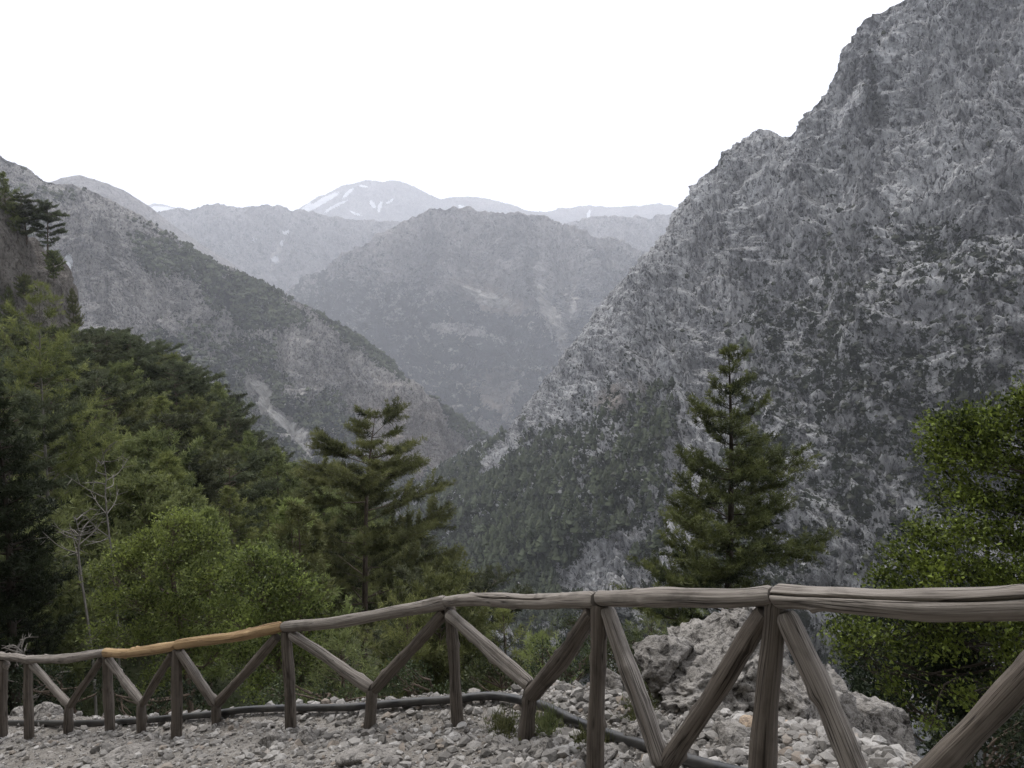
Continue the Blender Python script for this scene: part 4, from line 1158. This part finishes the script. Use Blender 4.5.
d = 13.5
cl = [(178, 528, 13.8, 30), (150, 545, 14, 28), (205, 545, 13.6, 30), (125, 560, 14, 26), (170, 565, 13.2, 32), (215, 580, 13, 30), (140, 600, 13.2, 30), (180, 615, 13, 34), (110, 600, 13.6, 24), (98, 575, 14, 18),
      (230, 610, 13, 26), (190, 650, 13, 30), (140, 640, 13.2, 28), (228, 640, 13.2, 26), (100, 635, 13.6, 22), (160, 680, 13.2, 26)]
maple(ground_at(170, 13.4), [px_clump(*c) for c in cl], 'bushy bright green maple behind the orange rails, the larger left one of two', 31, at(170, 560, 13.4))
cl = [(250, 560, 12.6, 26), (278, 570, 12.4, 28), (300, 590, 12.2, 26), (318, 605, 12.4, 16), (265, 595, 12, 30), (240, 585, 12.4, 24), (290, 620, 12, 28), (250, 625, 12, 28), (225, 610, 12.4, 22), (318, 630, 12.2, 16), (275, 650, 12, 28), (240, 655, 12.2, 24), (305, 655, 12.2, 24), (260, 685, 12, 24)]
maple(ground_at(268, 12.2), [px_clump(*c) for c in cl], 'bright green maple bush behind the rail left of the middle pine', 32, at(268, 595, 12.2))

# oak at the right
cl = [(936, 432, 8.6, 22), (955, 425, 8.4, 24), (975, 438, 8.3, 26), (930, 455, 8.5, 18), (950, 455, 8.3, 22), (985, 418, 8.6, 18), (1005, 430, 8.4, 24), (1022, 408, 8.4, 24), (1045, 400, 8.3, 30), (1060, 440, 8.2, 34), (943, 470, 8.6, 13),
      (985, 462, 8.2, 20), (1015, 470, 8.3, 22), (1045, 480, 8.2, 28), (960, 500, 8.2, 20), (940, 497, 8.4, 16), (985, 508, 8.2, 22), (1015, 505, 8.3, 24), (1050, 520, 8.2, 30), (965, 480, 8.4, 12),
      (915, 532, 8.2, 18), (935, 540, 8.0, 22), (965, 535, 8.0, 24), (1000, 540, 8.0, 26), (1035, 550, 8, 30), (890, 552, 8.2, 16), (905, 565, 8, 20), (880, 580, 8.2, 17), (930, 575, 7.8, 26), (965, 572, 7.8, 26), (1005, 580, 7.8, 30), (1045, 590, 7.8, 30),
      (890, 600, 8, 20), (915, 610, 7.8, 24), (950, 612, 7.6, 28), (990, 620, 7.6, 30), (1030, 630, 7.6, 32), (850, 625, 8.2, 18), (832, 632, 8.4, 14), (870, 640, 8, 20), (905, 655, 7.8, 18), (945, 650, 7.7, 18), (1010, 655, 7.5, 22),
      (1095, 400, 8.6, 30), (1125, 440, 8.7, 34), (1110, 490, 8.5, 34), (1145, 520, 8.8, 34), (1100, 550, 8.6, 34), (1130, 590, 8.7, 36), (1090, 620, 8.4, 34), (1080, 370, 8.7, 24),
      (842, 650, 8.2, 15), (885, 685, 8, 16), (915, 640, 7.8, 14), (960, 700, 7.7, 16), (1000, 690, 7.6, 18), (930, 735, 7.7, 14)]
b = np.array([5.9, 8.6, gz(5.9, 8.6)])
tr = [b - [0, 0, .4], b + [.1, 0, 1.4], at(1075, 560, 8.5), at(1050, 480, 8.5), at(1030, 425, 8.5)]
make_tree('oak_tree', b, 'dark glossy green oak with spreading tiers of leaves at the right edge', 'tree', None,
  lambda mt, mc: broadleaf(mt, mc, np.random.default_rng(41), tr, [px_clump(c[0], c[1], c[2], c[3] * 1.08, .75) for c in cl], .050, 1250, .10, .004, base=b, limb=.014), M_OAK, M_BARKD)

# --- shrubs and young pines behind the railing
def shrub(px, py, d, wpx, hpx, label, seed, mat=M_SHRUB, leaf=.05, per=420, name='shrub', n=9):
    rg = np.random.default_rng(seed); b = ground_at(px, d)
    cs = []
    for k in range(n):
        u, v = rg.uniform(-1, 1), rg.uniform(-1, 1)
        r = rg.uniform(.32, .5) * min(wpx, hpx)
        cs.append(px_clump(px + u * (wpx - r * .8), py + v * max(hpx - r * .8, 2), d + rg.uniform(-.5, .5) * wpx * d / F, r))
    maple(b, cs, label, seed, at(px, py, d), leaf, per, mat, name, 'shrub', .035)
def young_pine(px, top, d, w, label, seed, mat=M_PINEY, tf=(11, .15, .007, .8), dens=9):
    b = ground_at(px, d); h = top_z(px, top, d) - b[2]
    make_tree('young_pine', b, label, 'tree', None, lambda mt, mc: conifer(np.random.default_rng(seed), h, P_ROUND(w * d / F, .02), 12, 5, lambda t: .3 + .4 * t, mt, mc, .06, .04, tf, dens, .45, 0, .2, (0, 0), 6, .2, .05, .012, .35, .5), mat, M_BARK)
shrub(965, 660, 9.6, 140, 100, 'dense shrub added behind the oak, its dark leaves standing in for shade', 71, M_DARKPINE, .06, 420, n=46)  # added filler: near-black leaf colour stands in for shade under the oak
young_pine(505, 612, 20, 52, 'young green pine behind the bay right of the middle post', 51)
young_pine(455, 598, 24, 46, 'young green pine partly hidden behind the middle post', 52)
young_pine(545, 636, 17, 34, 'low young pine next to the scree behind the curved brace', 53)
young_pine(405, 606, 19, 56, 'young pine filling the bay left of the middle post', 54)
young_pine(335, 640, 15, 50, 'dark young pine low behind the post ending the orange rails', 55, M_PINE)
young_pine(655, 612, 20, 42, 'young green pine behind the outcrop, left of the lone fir', 56, M_PINE)
young_pine(700, 612, 21, 40, 'young green pine at the foot of the lone fir', 57, M_PINE)
shrub(568, 690, 8.6, 34, 16, 'low bright shrub at the trail edge behind the curved brace', 61, M_SHRUB, .03, 900)
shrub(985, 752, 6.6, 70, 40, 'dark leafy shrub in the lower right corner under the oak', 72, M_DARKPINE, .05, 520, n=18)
shrub(610, 672, 8.6, 34, 16, 'small grey green shrub behind the slim post above the scree', 73, M_SHRUB, .035, 700, n=9)
shrub(560, 655, 10.5, 44, 26, 'mid green shrub at the scree edge behind the curved brace', 74, M_SHRUB, .045, 520, n=12)
shrub(620, 650, 11, 30, 22, 'green shrub left of the outcrop behind the slim post', 62, M_SHRUB, .04, 600)
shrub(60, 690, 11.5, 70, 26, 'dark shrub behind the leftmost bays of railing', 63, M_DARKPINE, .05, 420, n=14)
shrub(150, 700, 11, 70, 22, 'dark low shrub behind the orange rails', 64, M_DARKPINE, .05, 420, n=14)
shrub(330, 694, 10.5, 70, 20, 'dark low shrub behind the pipe left of the middle post', 65, M_SHRUB, .045, 420, n=14)
shrub(430, 680, 10.5, 60, 24, 'mid green low shrub behind the pipe at the middle post', 66, M_SHRUB, .045, 450, n=14)
shrub(500, 675, 10.5, 46, 22, 'leafy shrub behind the pipe right of the middle post', 67, M_SHRUB, .045, 450, n=10)
shrub(590, 632, 14, 40, 20, 'pale green shrub above the scree between curved brace and slim post', 68, M_SHRUB, .05, 420, n=9)

# undergrowth: low leaves over the slope just below the edge
rg = np.random.default_rng(90); mb = MB()
X = rg.uniform(-26, 9, 26000); Y = rg.uniform(5, 36, 26000); dE = edge_dist(X, Y)
m = (dE > 1.2) & (np.abs(X) < .75 * Y + 2) & ((X < 1.0) | (dE > 2.5))
X, Y = X[m], Y[m]
q = np.stack([X, Y, 0 * X], -1); hgt = np.clip(.55 + .9 * fbm(q * .5, 3), .05, 1.5)
Z = ground(X, Y)
for lay in range(4):
    p = np.stack([X, Y, Z + hgt * rg.uniform(.1, 1, len(X))], -1) + rg.normal(size=(len(X), 3)) * .12
    dd = nrm(rg.normal(size=p.shape) + np.array([0, 0, .4]))
    leaves(mb, p, dd, rg, .10, np.repeat(rg.uniform(0, .8, len(X)), 1))
tag(mb.build('undergrowth', M_SHRUB, smooth_=False), 'dark tangle of undergrowth on the slope below the railing', 'undergrowth', kind='stuff')

# grass by the short post
M_GRASS = mat_leaf('grass_blades', (.05, .065, .022), (.15, .16, .06), .3, .6, .2)
def grass(px, py, wpx, n, h, label, seed, lo=.0):
    rg = np.random.default_rng(seed); P = on_plane(px + rg.normal(size=n) * wpx * .45, py + rg.normal(size=n) * 5)
    P[:, 2] = ground(P[:, 0], P[:, 1])
    mb = MB(); c = P.mean(0)
    d = nrm(rg.normal(size=(n, 3)) * .45 + np.array([0, 0, 1]))
    leaves(mb, P - c, d, rg, h * .8, rg.uniform(0, 1, n), .2, .035)
    leaves(mb, P - c + d * h * .3 * rg.uniform(0, 1, (n, 1)), nrm(d + rg.normal(size=(n, 3)) * .7), rg, h * .22, rg.uniform(0, 1, n), .2, .5)
    o = mb.build('grass_tuft', M_GRASS, smooth_=False); o.location = c
    tag(o, label, 'grass')
grass(505, 728, 18, 420, .14, 'low green tuft of grass left of the short post under the curved brace', 1)
grass(548, 727, 13, 420, .16, 'tuft of dry grass right of the short post under the curved brace', 2)
grass(590, 742, 16, 260, .16, 'dry grass tuft beside the foot of the slim post', 3)
grass(640, 722, 16, 420, .14, 'yellowed grass tuft under the outcrop between the slim post and brace', 4)

# dead pale trees
def dead(px, py0, py1, d, label, seed, spread=1.0):
    rg = np.random.default_rng(seed); b = ground_at(px, d)
    T = at(px, py1, d); M_ = at(px + 4, py0, d)
    mt = MB()
    path = catmull(np.stack([b - [0, 0, .3], (b + M_) / 2 + [.1, 0, 0], M_, (M_ + T) / 2 + [.05, 0, 0], T]) - b, 18)
    tube(mt, path, np.linspace(.032, .005, 18), 6, .1)
    br = MB()
    for k in range(16):
        j = rg.integers(7, 17); a = path[j]; L = spread * rg.uniform(.4, 1.3) * (1.2 - j / 18)
        az = rg.uniform(0, 6.28); dr = np.array([math.cos(az), math.sin(az), rg.uniform(.1, .9)])
        p = catmull(np.stack([a, a + dr * L * .5 + rg.normal(size=3) * .06, a + dr * L + np.array([0, 0, .15 * L])]), 7)
        tube(br, p, np.linspace(.015, .004, 7), 5, caps=False)
        for _ in range(3):
            i = rg.integers(2, 6); e = p[i] + nrm(rg.normal(size=3) + dr) * L * .35
            tube(br, np.stack([p[i], e]), [.009, .004], 4, caps=False)
    r = empty('dead_tree', b); tag(r, label, 'dead tree')
    mt.build('trunk', M_BARKP, r); br.build('branches', M_BARKP, r)
dead(102, 505, 448, 19, 'bare pale dead tree with forked twigs above the larger maple', 3, 1.2)
dead(75, 560, 515, 15, 'small bare pale dead tree beside the dark fir at left', 5, .9)
dead(20, 700, 640, 11.5, 'bare grey dead sapling behind the leftmost railing bay', 8, .6)

# ------------------------------------------------------------------ haze
n = NT('haze_air')
pv = n.n('ShaderNodeVolumePrincipled', ins={'Color': (.88, .913, 1, 1), 'Density': .000085, 'Anisotropy': .15})
pv.inputs['Density Attribute'].default_value = ''
n.t.links.new(pv.outputs[0], n.out.inputs['Volume'])
lo = np.array([-20500, -20500, -1625.]); hi = np.array([20500, 20500, 2900.])
bx = np.array([[(lo, hi)[i][0], (lo, hi)[j][1], (lo, hi)[k][2]] for i in (0, 1) for j in (0, 1) for k in (0, 1)])
mb = MB(); mb.add(bx, [(0, 1, 3, 2), (4, 6, 7, 5), (0, 4, 5, 1), (2, 3, 7, 6), (0, 2, 6, 4), (1, 5, 7, 3)])
tag(mb.build('haze', n.m, smooth_=False), 'thin pale blue haze filling the gorge', 'haze', kind='stuff')
